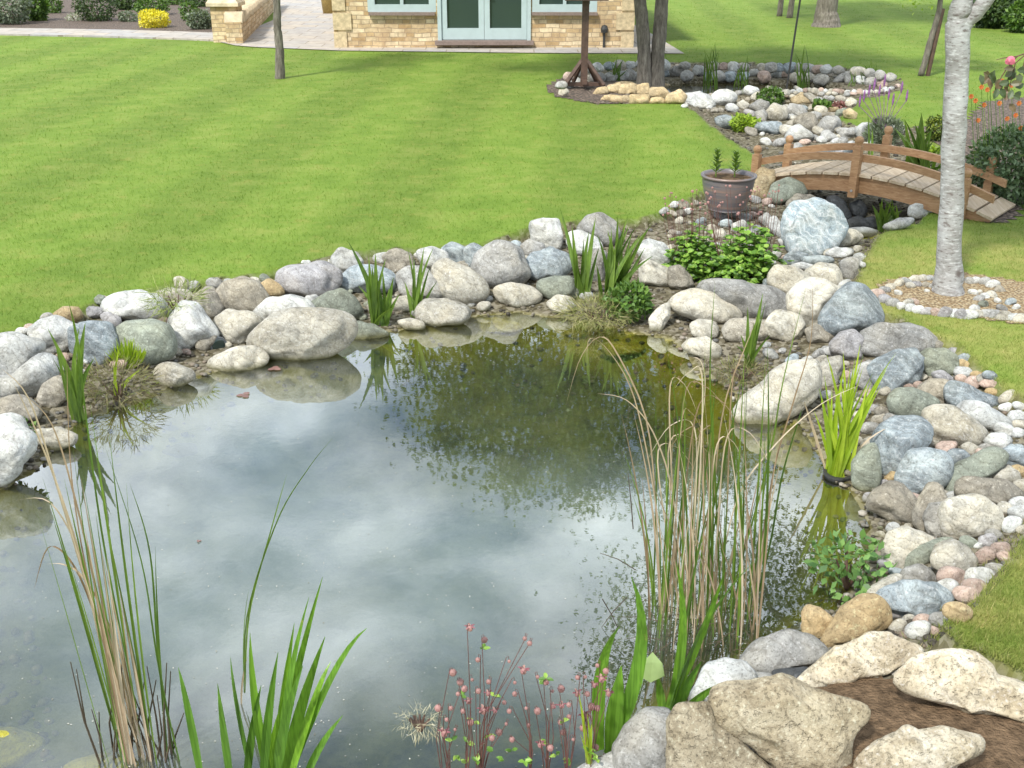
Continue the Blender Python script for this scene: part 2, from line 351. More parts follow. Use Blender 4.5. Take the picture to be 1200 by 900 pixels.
sx = nd(t, 'ShaderNodeSeparateXYZ'); t.links.new(v, sx.inputs[0])
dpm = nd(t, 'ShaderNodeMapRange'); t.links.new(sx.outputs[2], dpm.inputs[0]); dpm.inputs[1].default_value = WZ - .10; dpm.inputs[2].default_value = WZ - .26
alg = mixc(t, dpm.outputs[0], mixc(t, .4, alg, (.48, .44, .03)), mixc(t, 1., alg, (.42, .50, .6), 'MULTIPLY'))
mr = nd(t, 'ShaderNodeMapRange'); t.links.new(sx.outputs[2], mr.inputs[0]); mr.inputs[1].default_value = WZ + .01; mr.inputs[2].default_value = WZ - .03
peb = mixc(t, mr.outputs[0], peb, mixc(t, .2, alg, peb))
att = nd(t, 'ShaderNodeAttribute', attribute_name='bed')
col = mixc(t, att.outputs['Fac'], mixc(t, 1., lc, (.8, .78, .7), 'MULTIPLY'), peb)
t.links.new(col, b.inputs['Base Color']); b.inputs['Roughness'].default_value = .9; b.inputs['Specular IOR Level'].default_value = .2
bump(t, b, noise(t, v, 60, 6, .7), .6, .02)
lawn = link('lawn', me, m, smooth=True); tag(lawn, kind='structure')

# ------------------------------------------------------------ water
def poly_sheet(name, poly, z, mat, kind='structure', grow=0.0, label=None):
    c = poly.mean(0); bm = bmesh.new(); vs_ = []
    n = len(poly)
    for i in range(n):
        p = poly[i]; a_ = poly[i - 1]; b_ = poly[(i + 1) % n]; tg = (b_ - a_) / (np.linalg.norm(b_ - a_) + 1e-9); nrm = np.array([tg[1], -tg[0]])
        area = 0.5 * sum(poly[k][0] * poly[(k + 1) % n][1] - poly[(k + 1) % n][0] * poly[k][1] for k in range(n)); nrm = nrm * (1 if area > 0 else -1)
        p = p + nrm * grow; vs_.append(bm.verts.new((p[0], p[1], z)))
    f = bm.faces.new(vs_); bmesh.ops.triangulate(bm, faces=[f])
    bm.normal_update()
    for f in bm.faces:
        if f.normal.z < 0: f.normal_flip()
    me = bpy.data.meshes.new(name); bm.to_mesh(me); bm.free(); o = link(name, me, mat); return tag(o, label, kind=kind)
m, t, b, o_ = mat_new('water'); t.nodes.remove(b)
g = nd(t, 'ShaderNodeNewGeometry'); v = g.outputs['Position']
bp = nd(t, 'ShaderNodeBump', Strength=.05, Distance=.004); t.links.new(mixc(t, .5, noise(t, v, 7, 3, .6, .4), noise(t, v, 24, 2)), bp.inputs['Height'])
fr0 = nd(t, 'ShaderNodeFresnel', IOR=1.5); t.links.new(bp.outputs[0], fr0.inputs['Normal']); fr = nd(t, 'ShaderNodeMath', operation='MULTIPLY', use_clamp=True); t.links.new(fr0.outputs[0], fr.inputs[0]); fr.inputs[1].default_value = 2.9
gl = nd(t, 'ShaderNodeBsdfGlossy', Roughness=.004); gl.inputs['Color'].default_value = (.92, .95, .97, 1); t.links.new(bp.outputs[0], gl.inputs['Normal'])
tr = nd(t, 'ShaderNodeBsdfTransparent'); tr.inputs['Color'].default_value = (.80, .82, .62, 1)
df = nd(t, 'ShaderNodeBsdfDiffuse'); t.links.new(ramp(t, noise(t, v, 1.3, 6, .62, .8), [(.3, (.16, .20, .17)), (.7, (.34, .395, .38))]), df.inputs['Color'])
# clearer by the far shore, cloudy with silt in the middle
sx = nd(t, 'ShaderNodeSeparateXYZ'); t.links.new(v, sx.inputs[0])
att = nd(t, 'ShaderNodeAttribute', attribute_name='silt')
m1 = nd(t, 'ShaderNodeMixShader'); t.links.new(att.outputs['Fac'], m1.inputs[0]); t.links.new(tr.outputs[0], m1.inputs[1]); t.links.new(df.outputs[0], m1.inputs[2])
m2 = nd(t, 'ShaderNodeMixShader'); t.links.new(fr.outputs[0], m2.inputs[0]); t.links.new(m1.outputs[0], m2.inputs[1]); t.links.new(gl.outputs[0], m2.inputs[2]); t.links.new(m2.outputs[0], o_.inputs[0])
# gridded sheet so the silt can vary
xs = np.arange(-6, 6, .12); ys = np.arange(.6, 8.6, .12); X, Y = np.meshgrid(xs, ys)
ins = inside(WATER, X, Y) | (pdist(WATER, X, Y) < .14)
dd = np.where(inside(WATER, X, Y), pdist(WATER, X, Y), 0)
nx, ny = len(xs), len(ys); faces = [(j * nx + i, j * nx + i + 1, (j + 1) * nx + i + 1, (j + 1) * nx + i) for j in range(ny - 1) for i in range(nx - 1) if ins[j, i] and ins[j, i + 1] and ins[j + 1, i] and ins[j + 1, i + 1]]
me = bpy.data.meshes.new('water'); me.from_pydata(np.stack([X.ravel(), Y.ravel(), np.full(X.size, WZ)], 1).tolist(), [], faces); me.update()
aa = me.attributes.new('silt', 'FLOAT', 'POINT'); aa.data.foreach_set('value', (np.clip(dd / .9, 0, 1) ** 1.2 * .46 * np.clip(1.15 - np.clip((Y - 3.9) / .9, 0, 1) * np.clip((X + 1.3) / .7, 0, 1), 0, 1)).ravel())
pw = link('pond_water', me, m); tag(pw, kind='structure')
bmm = bmesh.new(); bmm.from_mesh(me); bmesh.ops.delete(bmm, geom=[vv for vv in bmm.verts if not vv.link_faces], context='VERTS'); bmm.to_mesh(me); bmm.free()
m2_, t, b, o_ = mat_new('dark_water'); b.inputs['Base Color'].default_value = (.05, .045, .02, 1); b.inputs['Roughness'].default_value = .06
poly_sheet('upper_pond_water', W2, -.10, m2_, grow=.15)

# ------------------------------------------------------------ ground beds as sheets
soilm = simple('soil', (.17, .115, .07), .95, .5, 30, 1.0, .03, spec=.1)
def gridbed(name, poly, lift, mat, st_=.06, amp=0.0):
    x0, y0 = poly.min(0); x1, y1 = poly.max(0); xs = np.arange(x0, x1 + st_, st_); ys = np.arange(y0, y1 + st_, st_); X, Y = np.meshgrid(xs, ys)
    z, _ = ground(X.ravel(), Y.ravel()); fn = fourier(16, 14, 3)
    z = z + lift + amp * fn(np.stack([X.ravel(), Y.ravel(), 0 * X.ravel()], 1))
    ins = inside(poly, X, Y); nx, ny = len(xs), len(ys)
    faces = [(j * nx + i, j * nx + i + 1, (j + 1) * nx + i + 1, (j + 1) * nx + i) for j in range(ny - 1) for i in range(nx - 1) if ins[j, i] or ins[j + 1, i + 1] or ins[j, i + 1]]
    me = bpy.data.meshes.new(name); me.from_pydata(np.stack([X.ravel(), Y.ravel(), z], 1).tolist(), [], faces); me.update()
    bm = bmesh.new(); bm.from_mesh(me); bmesh.ops.delete(bm, geom=[q for q in bm.verts if not q.link_faces], context='VERTS'); bm.to_mesh(me); bm.free()
    return tag(link(name, me, mat, smooth=True), kind='structure')
SOIL = gp('940,790 960,760 1010,745 1060,760 1130,775 1230,800 1330,860 1330,1000 960,1000 930,880', .08)
gridbed('soil_bed', SOIL, .012, soilm, .03, .010)
mulchm, t, b, o_ = mat_new('mulch'); g = nd(t, 'ShaderNodeNewGeometry'); vor = nd(t, 'ShaderNodeTexVoronoi', Scale=30); t.links.new(g.outputs['Position'], vor.inputs['Vector'])
t.links.new(ramp(t, vor.outputs['Distance'], [(0, (.28, .21, .16)), (.6, (.06, .045, .035))]), b.inputs['Base Color']); b.inputs['Roughness'].default_value = .9; bump(t, b, vor.outputs['Distance'], .8, .02)
MULCH = gp('641,104 655,94 690,88 740,95 745,118 715,122 680,118 655,113', 0)
gridbed('mulch_bed', MULCH, .008, mulchm, .08)
gravm, t, b, o_ = mat_new('tan_gravel'); g = nd(t, 'ShaderNodeNewGeometry'); vor = nd(t, 'ShaderNodeTexVoronoi', Scale=55); t.links.new(g.outputs['Position'], vor.inputs['Vector'])
t.links.new(mixc(t, 1., ramp(t, vor.outputs['Distance'], [(0, (1., 1., 1.)), (.7, (.35, .3, .25))]), ramp(t, vor.outputs['Color'], [(.2, (.48, .36, .20)), (.8, (.62, .52, .34))]), 'MULTIPLY'), b.inputs['Base Color']); b.inputs['Roughness'].default_value = .9; bump(t, b, vor.outputs['Distance'], 1, .02)
gridbed('gravel_bed', BIRCH, .006, gravm, .05)
gridbed('planting_bed', SHEDGE, .006, mulchm, .1)

# ------------------------------------------------------------ lawn blades: one mass nobody could count
NOLAWN = [BANK, WATER, STREAM, POND2, BIRCH, SHEDGE, MULCH]
PATH1 = gp('-700,33 -700,41 0,41.5 120,44 217,47 258,49 262,43 258,40 150,36.5 0,34', 0)
PAVE = gp('258,50 276,54 300,56 400,60 640,63 802,63.5 760,38 745,30 330,-40 300,-55 330,20', 0)
BEDL = gp('-900,-60 -900,33 0,33 150,36 262,41 290,20 320,-45', 0)
def grass(n, seed, hmul=1.0, region=None):
    r = np.random.default_rng(seed)
    px = r.uniform(-160, 1360, n); py = r.uniform(-30, 1000, n) if region is None else r.uniform(region[1], region[3], n)
    if region is not None: px = r.uniform(region[0], region[2], n)
    d = FW[None] + ((px - CX) / F)[:, None] * RT[None] - ((py - CY) / F)[:, None] * UP[None]
    P = CAM[None] + d * (-H / d[:, 2])[:, None]; dist = (P - CAM) @ FW
    x, y = P[:, 0], P[:, 1]; ok = (y < 60)
    for pl in NOLAWN + [PATH1, PAVE, BEDL]: ok &= ~inside(pl, x, y)
    # ragged turf edge creeping over the bank
    e = inside(BANK, x, y) & (pdist(BANK, x, y) < r.uniform(0, .13, n) * (r.random(n) < .6)); ok |= e & ~inside(WATER, x, y)
    ok &= ~inside(SHEDGE, x, y) & ~inside(STREAM, x, y)
    x, y, dist = x[ok], y[ok], dist[ok]; n = len(x); z, _ = ground(x, y)
    s_ = dist / F
    rough = (x > 1.2) & (y < 8.5)
    L_ = (r.uniform(.016, .034, n) * (1 + .25 * rough * (dist < 5)) ) * hmul
    W_ = np.maximum(.0035, s_ * r.uniform(.5, 1.0, n))
    ang = r.uniform(0, 2 * np.pi, n); lean = r.uniform(.25, 1.1, n)
    # mowing bands lean the blades opposite ways
    bd = np.sin(x * 20 * .19)
    dr = np.stack([np.cos(ang) * lean, np.sin(ang) * lean + .2 * np.sign(bd), np.ones(n)], 1); dr /= np.linalg.norm(dr, axis=1, keepdims=True)
    B = np.stack([x, y, z - .003], 1); a2 = r.uniform(0, 2 * np.pi, n); sd_ = np.stack([np.cos(a2), np.sin(a2), np.zeros(n)], 1)
    V = np.stack([B - sd_ * W_[:, None] * .5, B + sd_ * W_[:, None] * .5, B + dr * L_[:, None]], 1).reshape(-1, 3)
    return V
V = np.concatenate([grass(420000, 1), grass(22000, 2, .8, (980, 560, 1360, 900)), grass(25000, 5, .9, (960, 250, 1360, 520))])
n = len(V) // 3; me = bpy.data.meshes.new('grass'); me.vertices.add(3 * n); me.vertices.foreach_set('co', V.ravel()); me.loops.add(3 * n); me.loops.foreach_set('vertex_index', np.arange(3 * n, dtype=np.int32))
me.polygons.add(n); me.polygons.foreach_set('loop_start', np.arange(0, 3 * n, 3, dtype=np.int32)); me.update(calc_edges=True)
tint = me.attributes.new('tint', 'FLOAT', 'FACE'); tint.data.foreach_set('value', rng.random(n))
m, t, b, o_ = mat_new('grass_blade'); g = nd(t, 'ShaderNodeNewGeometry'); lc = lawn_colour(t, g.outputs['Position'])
at2 = nd(t, 'ShaderNodeAttribute', attribute_name='tint')
c = mixc(t, 1., lc, ramp(t, at2.outputs['Fac'], [(0, (.75, .82, .6)), (.5, (1.05, 1.05, 1.)), (.9, (1.3, 1.22, 1.3)), (1, (2., 1.5, 2.4))]), 'MULTIPLY')
t.links.new(c, b.inputs['Base Color']); b.inputs['Roughness'].default_value = .55; b.inputs['Specular IOR Level'].default_value = .25
trn = nd(t, 'ShaderNodeBsdfTranslucent'); t.links.new(c, trn.inputs['Color']); ms = nd(t, 'ShaderNodeMixShader', Fac=.5); t.links.new(b.outputs[0], ms.inputs[1]); t.links.new(trn.outputs[0], ms.inputs[2]); t.links.new(ms.outputs[0], o_.inputs[0])
tag(link('lawn_grass', me, m), 'short mown green grass of the garden lawn', 'grass', kind='stuff')
# ------------------------------------------------------------ stones traced from the photo: view window | colour | flags | label head | where | outline
VIEW = dict(A=(0, 230, 3), B=(380, 230, 3), C=(760, 200, 3), D=(840, 380, 3.3333), E=(880, 600, 3.75), F=(680, 700, 2.3077), G=(780, 220, 5), H=(960, 380, 5),
            I=(1000, 500, 4.5), J=(0, 330, 3.4615), K=(640, 60, 5.4545), L=(840, 60, 5.4545), M=(1000, 180, 4.09), X=(0, 0, 1))
T = '''
J|W||large off-white boulder|cut by the photo's left edge, topmost there|-60,235 0,222 60,210 140,235 158,265 130,310 90,360 50,390 -50,394
J|W||off-white rounded boulder|tucked under the topmost boulder at the left edge|-60,390 50,385 100,345 155,295 210,305 235,350 215,410 170,450 100,470 0,475 -60,440
J|K||brown-grey boulder|low beside the reed shoots in the left corner|160,470 185,420 235,380 275,400 270,470 230,505 180,500
J|K||dirty tan slab|half buried above the white boulder at left edge|-40,490 60,465 130,480 170,520 150,560 60,570 -40,545
J|W|a|cream-white angular boulder|standing in the water at left edge|-260,600 -120,560 0,560 40,575 100,640 108,690 60,760 0,812 -120,850 -240,780
J|C||low cream stone|wet at the waterline right of the left-edge boulder|118,630 160,600 240,595 298,620 290,660 230,682 150,675
J|W||long cream boulder|second large one from the left along the pond wall|115,195 170,160 250,155 308,185 304,240 250,284 190,294 148,270
J|B||round blue-grey boulder|behind the bright green grass tuft's left side|300,195 380,165 450,172 472,230 460,290 410,332 350,327 305,290
J|N||big green-grey boulder|directly behind the bright green grass tuft|475,200 530,165 610,155 670,180 700,240 692,290 620,330 560,332 498,300
J|W||broad pale boulder|on the left wall's upper row with greyish right side|415,85 470,50 560,42 630,65 662,100 640,142 560,158 480,152 428,120
A|W||blue-white slanting boulder|with straggly grass lying over its top|596,430 640,385 700,388 740,440 770,492 740,505 690,510 640,547 602,530
A|C||flat cream boulder|half hidden by straggly grass on the upper row|535,345 600,325 660,328 685,355 640,378 560,377
J|T||tan oval stone|against the lawn behind the left reed shoots|208,135 260,106 320,103 332,140 290,167 235,157
J|L||slate-coloured flat oval stone|against the lawn right of the tan oval|330,115 370,100 415,112 420,135 385,148 340,142
J|L||small veined stone|wedged between two rows left of the green-grey boulder|413,140 440,123 488,145 490,172 460,188 430,172
A|K||mottled cream-grey boulder|leaning at right end of the straggly grass|683,350 720,325 762,345 782,390 768,425 730,428 693,392
A|K||brownish-white domed boulder|on the upper row above the cream round one|768,340 800,300 850,284 900,308 943,355 920,392 860,412 800,397 773,370
A|C||round cream boulder|just left of the largest pale slab|762,430 800,406 870,406 918,440 900,472 852,518 800,508 762,462
A|K||small brownish stone|touching the little pond spotlight|683,505 710,489 762,491 752,520 720,543 692,537
A|C||flat cream stone|in the water left of the largest pale slab|748,575 800,545 850,527 900,532 943,565 930,592 870,614 800,622 752,605
A|C||cream stone with mossy front|in the water under the left wall beside gravel|547,620 570,590 620,588 672,610 683,640 632,667 578,667
A|C||very large pale flat-topped slab|longest stone at the water on the left wall|866,505 900,463 960,428 1050,410 1160,408 1217,425 1230,465 1207,522 1150,562 1040,574 938,562 893,535
A|W||blue-tinged cream stone|lying above the largest pale slab|903,405 950,364 1020,351 1080,368 1098,405 1040,427 970,442 923,435
A|L||big mottled purple-grey boulder|on top of the wall above the largest slab|985,270 1040,250 1140,233 1190,262 1194,300 1150,342 1080,360 1020,352 988,320
A|T||tan cobble|left of the mottled purple-grey boulder|910,310 950,293 987,315 997,340 970,358 933,352
B|N||rough greenish-white boulder|left of the leftmost iris clump's base|-45,377 0,345 60,328 102,360 128,405 95,434 40,420 -32,410
B|W||white-topped stone|at the wall's crest above the leftmost iris clump|26,215 60,186 110,198 133,230 112,264 65,275 33,250
B|B||blue-green boulder|behind the leftmost iris clump's leaves|55,300 100,253 160,243 230,263 255,300 222,332 160,338 78,327
B|K||speckled brown-grey boulder|at the wall's crest between the two iris clumps|208,215 250,186 300,198 311,240 280,265 228,262
B|W||white stone with grey base|at the wall's crest behind the second iris clump|328,195 380,183 428,200 433,235 402,265 348,265
B|B||pale blue stone|upright at the crest right of the second iris clump|413,185 450,163 497,180 508,225 480,248 438,227
B|B||small deep-blue stone|at the crest left of the large pitted boulder|493,190 525,168 560,185 558,225 520,254 498,235
B|K||little brown cobble|wedged below the small deep-blue stone|463,235 490,226 509,245 492,254
B|C||tall cream tilted boulder|smooth one leaning left of the large pitted boulder|386,240 430,220 480,243 542,283 573,330 552,358 490,378 440,368 403,322 383,270
B|G||large pitted round boulder|tallest on the wall's middle stretch|525,260 548,205 600,168 650,163 692,193 717,260 702,303 640,311 568,308 538,290
B|G||grey-cream boulder|behind the second iris clump's blades|263,275 300,253 360,258 402,300 417,345 380,363 300,373 273,340
B|C||wide cream boulder|at the water under the large pitted boulder|600,325 660,306 720,318 768,350 742,374 680,388 618,367
B|W||blocky white-grey boulder|highest on the wall left of the tall iris|726,95 770,82 817,90 831,140 822,182 780,188 733,160
B|G||grey cobble|under the blocky white-grey boulder|688,175 720,153 767,168 773,200 742,218 700,207
B|B|b|smooth teal-blue boulder|below the blocky white-grey boulder|706,240 740,198 800,186 852,208 861,255 822,288 760,295 718,275
B|N||greenish cream boulder|at the water below the smooth teal-blue boulder|757,300 820,283 870,288 903,330 882,362 800,358 763,337
B|C||small cream boulder|in the water left of the tall iris base|785,375 820,351 862,356 880,385 852,415 808,410
B|W||white flattish stone|behind the tall iris blades|857,130 900,123 950,143 972,180 942,208 880,203 852,160
B|G||large smooth grey boulder|highest behind the iris with bushy base|898,115 925,73 980,64 1022,90 1034,130 1002,173 950,168 903,140
B|G||grey upright boulder|between the tall iris and the bushy one|912,210 950,188 988,200 984,240 978,300 928,290
C|W||grey-white oval boulder|left of the pink-flowered perennials, upper of two|-34,275 0,248 50,260 103,305 90,342 40,350 -9,325
C|C||cream oval boulder|left of the pink-flowered perennials, lower of two|-30,335 0,318 60,343 85,382 70,405 20,403 -28,395
C|K||brown rounded boulder|in the shade below the pink-flowered perennials|73,345 110,338 148,370 154,400 112,421 78,402
B|C||flat cream stone|on the bank between the two left iris clumps|240,360 290,353 324,385 304,404 246,404
B|C||large cream boulder|in the water below the second iris clump|337,400 365,368 430,363 492,383 516,415 482,448 400,453 342,435
B|C||low wet stone|under the large cream boulder's left end|258,440 300,428 347,443 352,467 288,470
B|N||low wet greenish stone|at the foot of the leftmost iris clump|87,475 120,443 170,453 234,485 182,503 107,515
C|C|a|pointed cream stone|leaning at the water right of the bushy iris|3,520 40,478 72,468 70,520 42,563 8,557
G|G||long smooth grey slab|sloping below the leafy perennials, darker upper part|200,560 300,548 450,556 620,593 722,658 738,715 680,758 580,775 480,758 400,700 250,640
G|C||cream wedge-shaped slab|under the long smooth grey slab's left end|12,690 90,625 180,598 270,625 380,690 440,745 402,788 340,818 200,772 78,722
G|C||cream boulder|above the large barrel-shaped boulder, upper left|618,500 650,463 740,460 832,503 843,545 770,573 722,633 660,592 616,560
G|C||cream-brown boulder|above the large barrel-shaped boulder, upper right|822,490 900,448 982,453 1018,500 1034,592 960,574 880,548 838,525
G|C||large barrel-shaped cream boulder|left of the pyramid-shaped boulder|728,620 760,568 820,543 920,557 1034,600 1003,662 932,742 915,803 850,811 778,762 733,700
G|B||large pyramid-shaped blue-grey boulder|on the right bank crest|912,770 950,698 1010,638 1080,575 1152,587 1214,640 1254,750 1243,812 1180,833 1100,853 1000,868 928,832
G|C||cream boulder with blue spots|below the barrel-shaped boulder|583,800 640,743 720,733 783,753 808,810 782,873 700,898 618,872
G|K||brown-streaked cobble|between blue-spotted and pyramid-shaped boulders|813,830 880,806 952,828 983,870 950,904 850,904
G|C||cream cobble|on the mossy ledge under the wedge-shaped slab|148,800 200,776 270,783 308,820 292,873 218,888 158,860
G|K||knobbly greyish-cream boulder|behind the small right iris clump|337,830 400,773 470,768 604,790 604,865 500,903 358,892
G|M||huge blue-and-white marbled boulder|largest stone below the bridge|688,160 758,93 880,83 972,108 1023,168 1049,240 1003,302 960,353 870,388 758,373 726,290 697,230
G|K||cream-brown boulder|behind the huge marbled boulder|698,90 760,40 840,43 893,80 850,100 780,110 718,125
C|N||dark green-grey boulder|under the bridge's left end|423,95 440,48 490,30 537,48 549,85 512,112 450,120
X|H|a|upright honey sandstone block|between the planter and the green-grey boulder|880,230 883,204 893,198 906,201 905,222 898,236
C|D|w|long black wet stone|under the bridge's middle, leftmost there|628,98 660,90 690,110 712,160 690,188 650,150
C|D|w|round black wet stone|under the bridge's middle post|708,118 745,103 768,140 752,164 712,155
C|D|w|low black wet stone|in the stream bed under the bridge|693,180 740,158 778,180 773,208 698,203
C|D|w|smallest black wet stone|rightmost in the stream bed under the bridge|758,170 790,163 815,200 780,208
C|W||flat pale stone|below the black wet stones|702,205 760,198 801,215 782,237 717,227
G|C||smooth cream boulder|lying against the marbled boulder's right foot|973,300 1030,243 1100,253 1164,290 1100,332 1000,352
C|W||low pale stone|on the turf edge below the bridge's black stones|818,195 880,168 932,170 905,197 860,212
C|W||white split-looking boulder|left of the birch under the bridge|922,130 960,103 1012,123 1015,160 950,168 922,155
G|B||blue stone|left below the marbled boulder|698,400 740,373 833,390 812,432 730,453 697,430
G|B||pale blue-grey flat stone|centred below the marbled boulder|798,405 890,398 978,413 984,447 900,458 818,440
G|W||low pale stone|behind the two cream boulders of the right bank|718,455 800,438 884,460 852,493 768,478
G|G||grey mossy boulder|at the turf edge right of the cream boulders|1027,440 1080,403 1134,430 1139,500 1090,543 1042,510
G|W||white cobble|behind the leafy perennials, left of the marbled boulder|538,180 590,148 624,190 592,232
G|W||long white stone|lying against the marbled boulder's left flank|588,200 640,173 693,230 692,265 724,313 680,303 618,250
G|W||short white stone|under the marbled boulder's left foot|656,300 720,318 734,355 690,358
G|W||white cobble|rising behind the perennials' flower heads|388,215 450,188 478,220 442,268 390,252
G|W||white flattish stone|at the turf edge right of the marbled boulder|943,380 1000,348 1082,358 1098,390 1020,412 958,402
G|B||small blue-grey cobble|at the long smooth slab's upper right|573,540 610,523 643,555 612,592 578,577
H|G||big smooth loaf-shaped grey boulder|at the turf edge of the right bank|233,130 290,43 380,3 500,-3 600,33 662,90 650,125 600,157 500,168 400,184 300,172 243,150
H|K||small brown stone|under the loaf-shaped boulder's right end|598,115 680,93 728,115 722,142 640,163 592,150
H|L||lilac-grey angular boulder|left of the loaf-shaped boulder|62,115 130,58 200,37 243,90 224,160 274,205 200,223 148,192 78,160
D|C||cream boulder with dark streaks|above the lime-green iris tips|373,175 430,138 482,128 488,170 462,228 410,238 378,215
H|B||large blue boulder with white top|below the loaf-shaped boulder|302,250 350,203 440,173 540,168 594,200 604,260 562,333 480,373 410,428 368,402 328,332
H|G||grey boulder|behind the lime-green iris blades, upper|188,300 240,238 310,213 324,250 344,350 280,393 218,352
H|N|a|green-white angular block|right of the white-topped blue boulder|593,180 640,148 740,138 793,190 794,290 700,303 648,313 618,260
H|L||flat lilac stone|under the green-white angular block|662,285 710,273 783,310 788,352 740,358 678,318
H|K|a|dark brown cracked stone|between the lilac stone and the green boulder|603,370 650,318 720,328 778,365 768,440 720,483 648,442 608,402
H|N||large green oblong boulder|in the middle of the right bank|422,440 460,393 540,383 620,408 704,468 650,500 643,563 558,558 480,543 433,500
H|B||long blue-grey stone|slanting down the right bank below the turf|767,370 800,343 860,358 950,398 1080,447 1104,480 1060,524 980,503 880,473 800,483 768,430
H|W||long white-grey capsule stone|under the long blue-grey stone|817,510 870,460 930,460 1040,507 1113,560 1129,602 1050,628 1000,633 900,593 838,550
H|C||big cream-grey boulder|right of the ridged dark-blue boulder|638,510 700,483 800,488 884,560 954,620 964,672 900,713 820,698 700,693 648,630
H|B|b|large ridged dark-blue boulder|in the middle of the right bank above water|332,640 370,588 450,558 560,556 624,610 629,702 560,764 480,833 380,894 348,850 332,740
I|B||blue-white speckled boulder|below the ridged dark-blue boulder|218,280 250,198 310,143 380,123 460,143 498,200 484,272 440,324 350,348 268,332
I|N||olive-brown boulder|at the water left of the ridged dark-blue boulder|-4,190 60,128 110,93 128,140 134,250 112,324 50,348 -4,300
I|K||olive-grey boulder|at the water beneath the blue-white speckled one|92,380 130,323 190,298 260,308 303,360 328,420 302,503 220,508 138,450 92,430
I|P||small pink oval stone|on the olive-grey boulder's right shoulder|268,375 300,350 347,358 353,385 326,415 283,407
I|K||tall curved grey-brown stone|standing right of the small pink oval|323,440 343,370 400,313 450,318 480,380 432,432 383,480 414,558 360,553 323,500
I|G|a|craggy grey stone|left of the round olive-cream boulder|373,480 410,423 470,398 514,403 482,450 494,520 482,583 448,598 398,550
I|N||long green-grey plate-shaped boulder|rising right of the speckled boulder|453,330 500,248 600,178 700,118 773,128 784,190 702,253 602,293 584,363 518,384 468,400
I|C||big round olive-cream boulder|lower middle of the right bank|472,450 508,388 590,366 680,383 744,440 764,500 722,563 620,583 558,588 488,540
I|K||striped brownish-white oblong stone|above the round olive-cream boulder|588,290 620,268 750,283 832,300 884,360 873,388 790,403 720,422 638,382 578,360
I|C||cream patchy stone|above the striped oblong stone|678,270 730,218 800,203 864,230 874,272 820,292 750,287
I|T||rusty-stained tan stone|at the photo's right edge above the striped one|828,215 870,203 925,230 920,272 880,283
I|B|ab|dark teal triangular stone|at the photo's right edge|783,150 830,93 880,98 925,160 920,213 850,213 798,190
I|W||blue-white flat stone|left above the teal triangular stone|688,80 730,38 800,38 844,70 822,102 770,123 718,90
I|G||grey oval cobble|above the green-grey plate-shaped boulder|658,110 700,83 760,93 753,122 700,128
I|P||reddish heart-shaped stone|in the middle of the right bank|438,100 470,83 542,78 552,110 500,133 482,168 443,142
I|C||round cream cobble|right of the reddish heart-shaped stone|573,100 610,83 662,110 643,152 588,152
I|B|b|small slate stone|under the reddish heart-shaped stone|478,150 520,116 572,128 608,160 562,193 530,233 488,210
I|K||brown flattish stone|left of the reddish heart-shaped stone|368,80 400,53 452,75 448,112 400,128
I|T||small tan stone|below the ridged dark-blue boulder's left foot|166,270 200,238 238,245 217,293 178,292
I|C||cream-olive boulder|at the water below the craggy grey stone|157,620 190,558 270,538 360,558 434,590 383,642 300,683 250,759 188,722 158,670
I|P||pinkish stone|on the cream-olive boulder's right end|358,605 400,578 443,595 422,618 368,637
I|N||long pale green stone|under the round olive-cream boulder|253,735 278,680 350,628 450,598 554,594 482,642 412,684 380,713 300,743 258,762
I|C||cream domed boulder|above the dark-blue jagged stone by the turf|408,690 450,633 530,606 602,640 638,702 622,763 560,788 480,763 428,740
I|G||grey fractured stone|left above the dark-blue jagged stone|238,820 270,748 340,728 412,760 443,812 390,843 300,833
E|C||pale slanting slab|going down to the water left of the dark-blue stone|487,370 540,318 640,273 664,290 603,352 550,403 498,392
E|B|ab|dark-blue jagged stone|at the lower right bank by the turf|573,370 610,328 700,308 800,313 873,350 879,392 820,433 740,453 700,473 638,442 588,420
E|T||tan-yellow boulder|above the grey smooth boulder of the lower bank|437,400 480,370 542,378 594,430 604,492 520,533 440,558 328,603 308,580 358,500
E|T|a|pointed ochre stone|at the water left of the tan-yellow boulder|223,450 250,413 300,428 364,490 333,543 298,580 238,540
F|G||smooth dark-topped grey boulder|at the lower bank, right of the white one|448,175 490,118 560,93 620,113 658,155 622,188 530,203 468,195
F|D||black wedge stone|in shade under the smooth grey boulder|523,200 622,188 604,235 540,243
F|W||smooth white boulder|nearest the broad foreground iris at right|305,255 340,188 390,168 440,178 463,215 440,243 372,258 352,292 308,292
F|G||small grey stone|between the white boulder and the tawny slab|438,225 470,206 520,206 534,235 480,243
F|Q|a|pale craggy limestone rock|left of the bare soil, upper|573,235 640,188 700,138 780,88 830,98 938,143 900,168 860,173 820,203 740,218 720,233 700,268 640,258
F|Q|a|longest pale craggy limestone rock|right of the bare soil against the turf|873,225 910,168 960,143 1060,148 1112,180 1124,210 1200,238 1290,290 1290,360 1200,338 1100,323 1000,293 890,257
F|Q|a|pale craggy limestone rock|in front of the bare soil, cut by bottom edge|750,445 790,398 850,368 880,338 920,358 980,348 1083,385 1073,422 1010,443 990,500 760,500
F|S|af|big flat tawny-brown slab|nearest rock, cut by the photo's bottom edge|352,290 370,243 480,238 560,233 630,253 754,290 764,332 722,362 728,442 700,500 602,500 540,465 450,403 368,342
F|S|af|brown broken slab|under the tawny slab's left side|236,340 280,298 350,288 362,340 442,402 524,458 510,510 240,510 236,400
F|G||grey boulder with orange lichen tuft|by the foreground iris at the bottom|98,420 120,358 180,313 242,318 237,362 247,442 262,500 100,500
F|G||flat grey boulder|lowest left on the bottom bank|-24,480 60,438 110,418 110,520 -24,520
F|W||small white cobble|at the bottom edge under pink blossoms|203,450 235,438 248,472 210,480
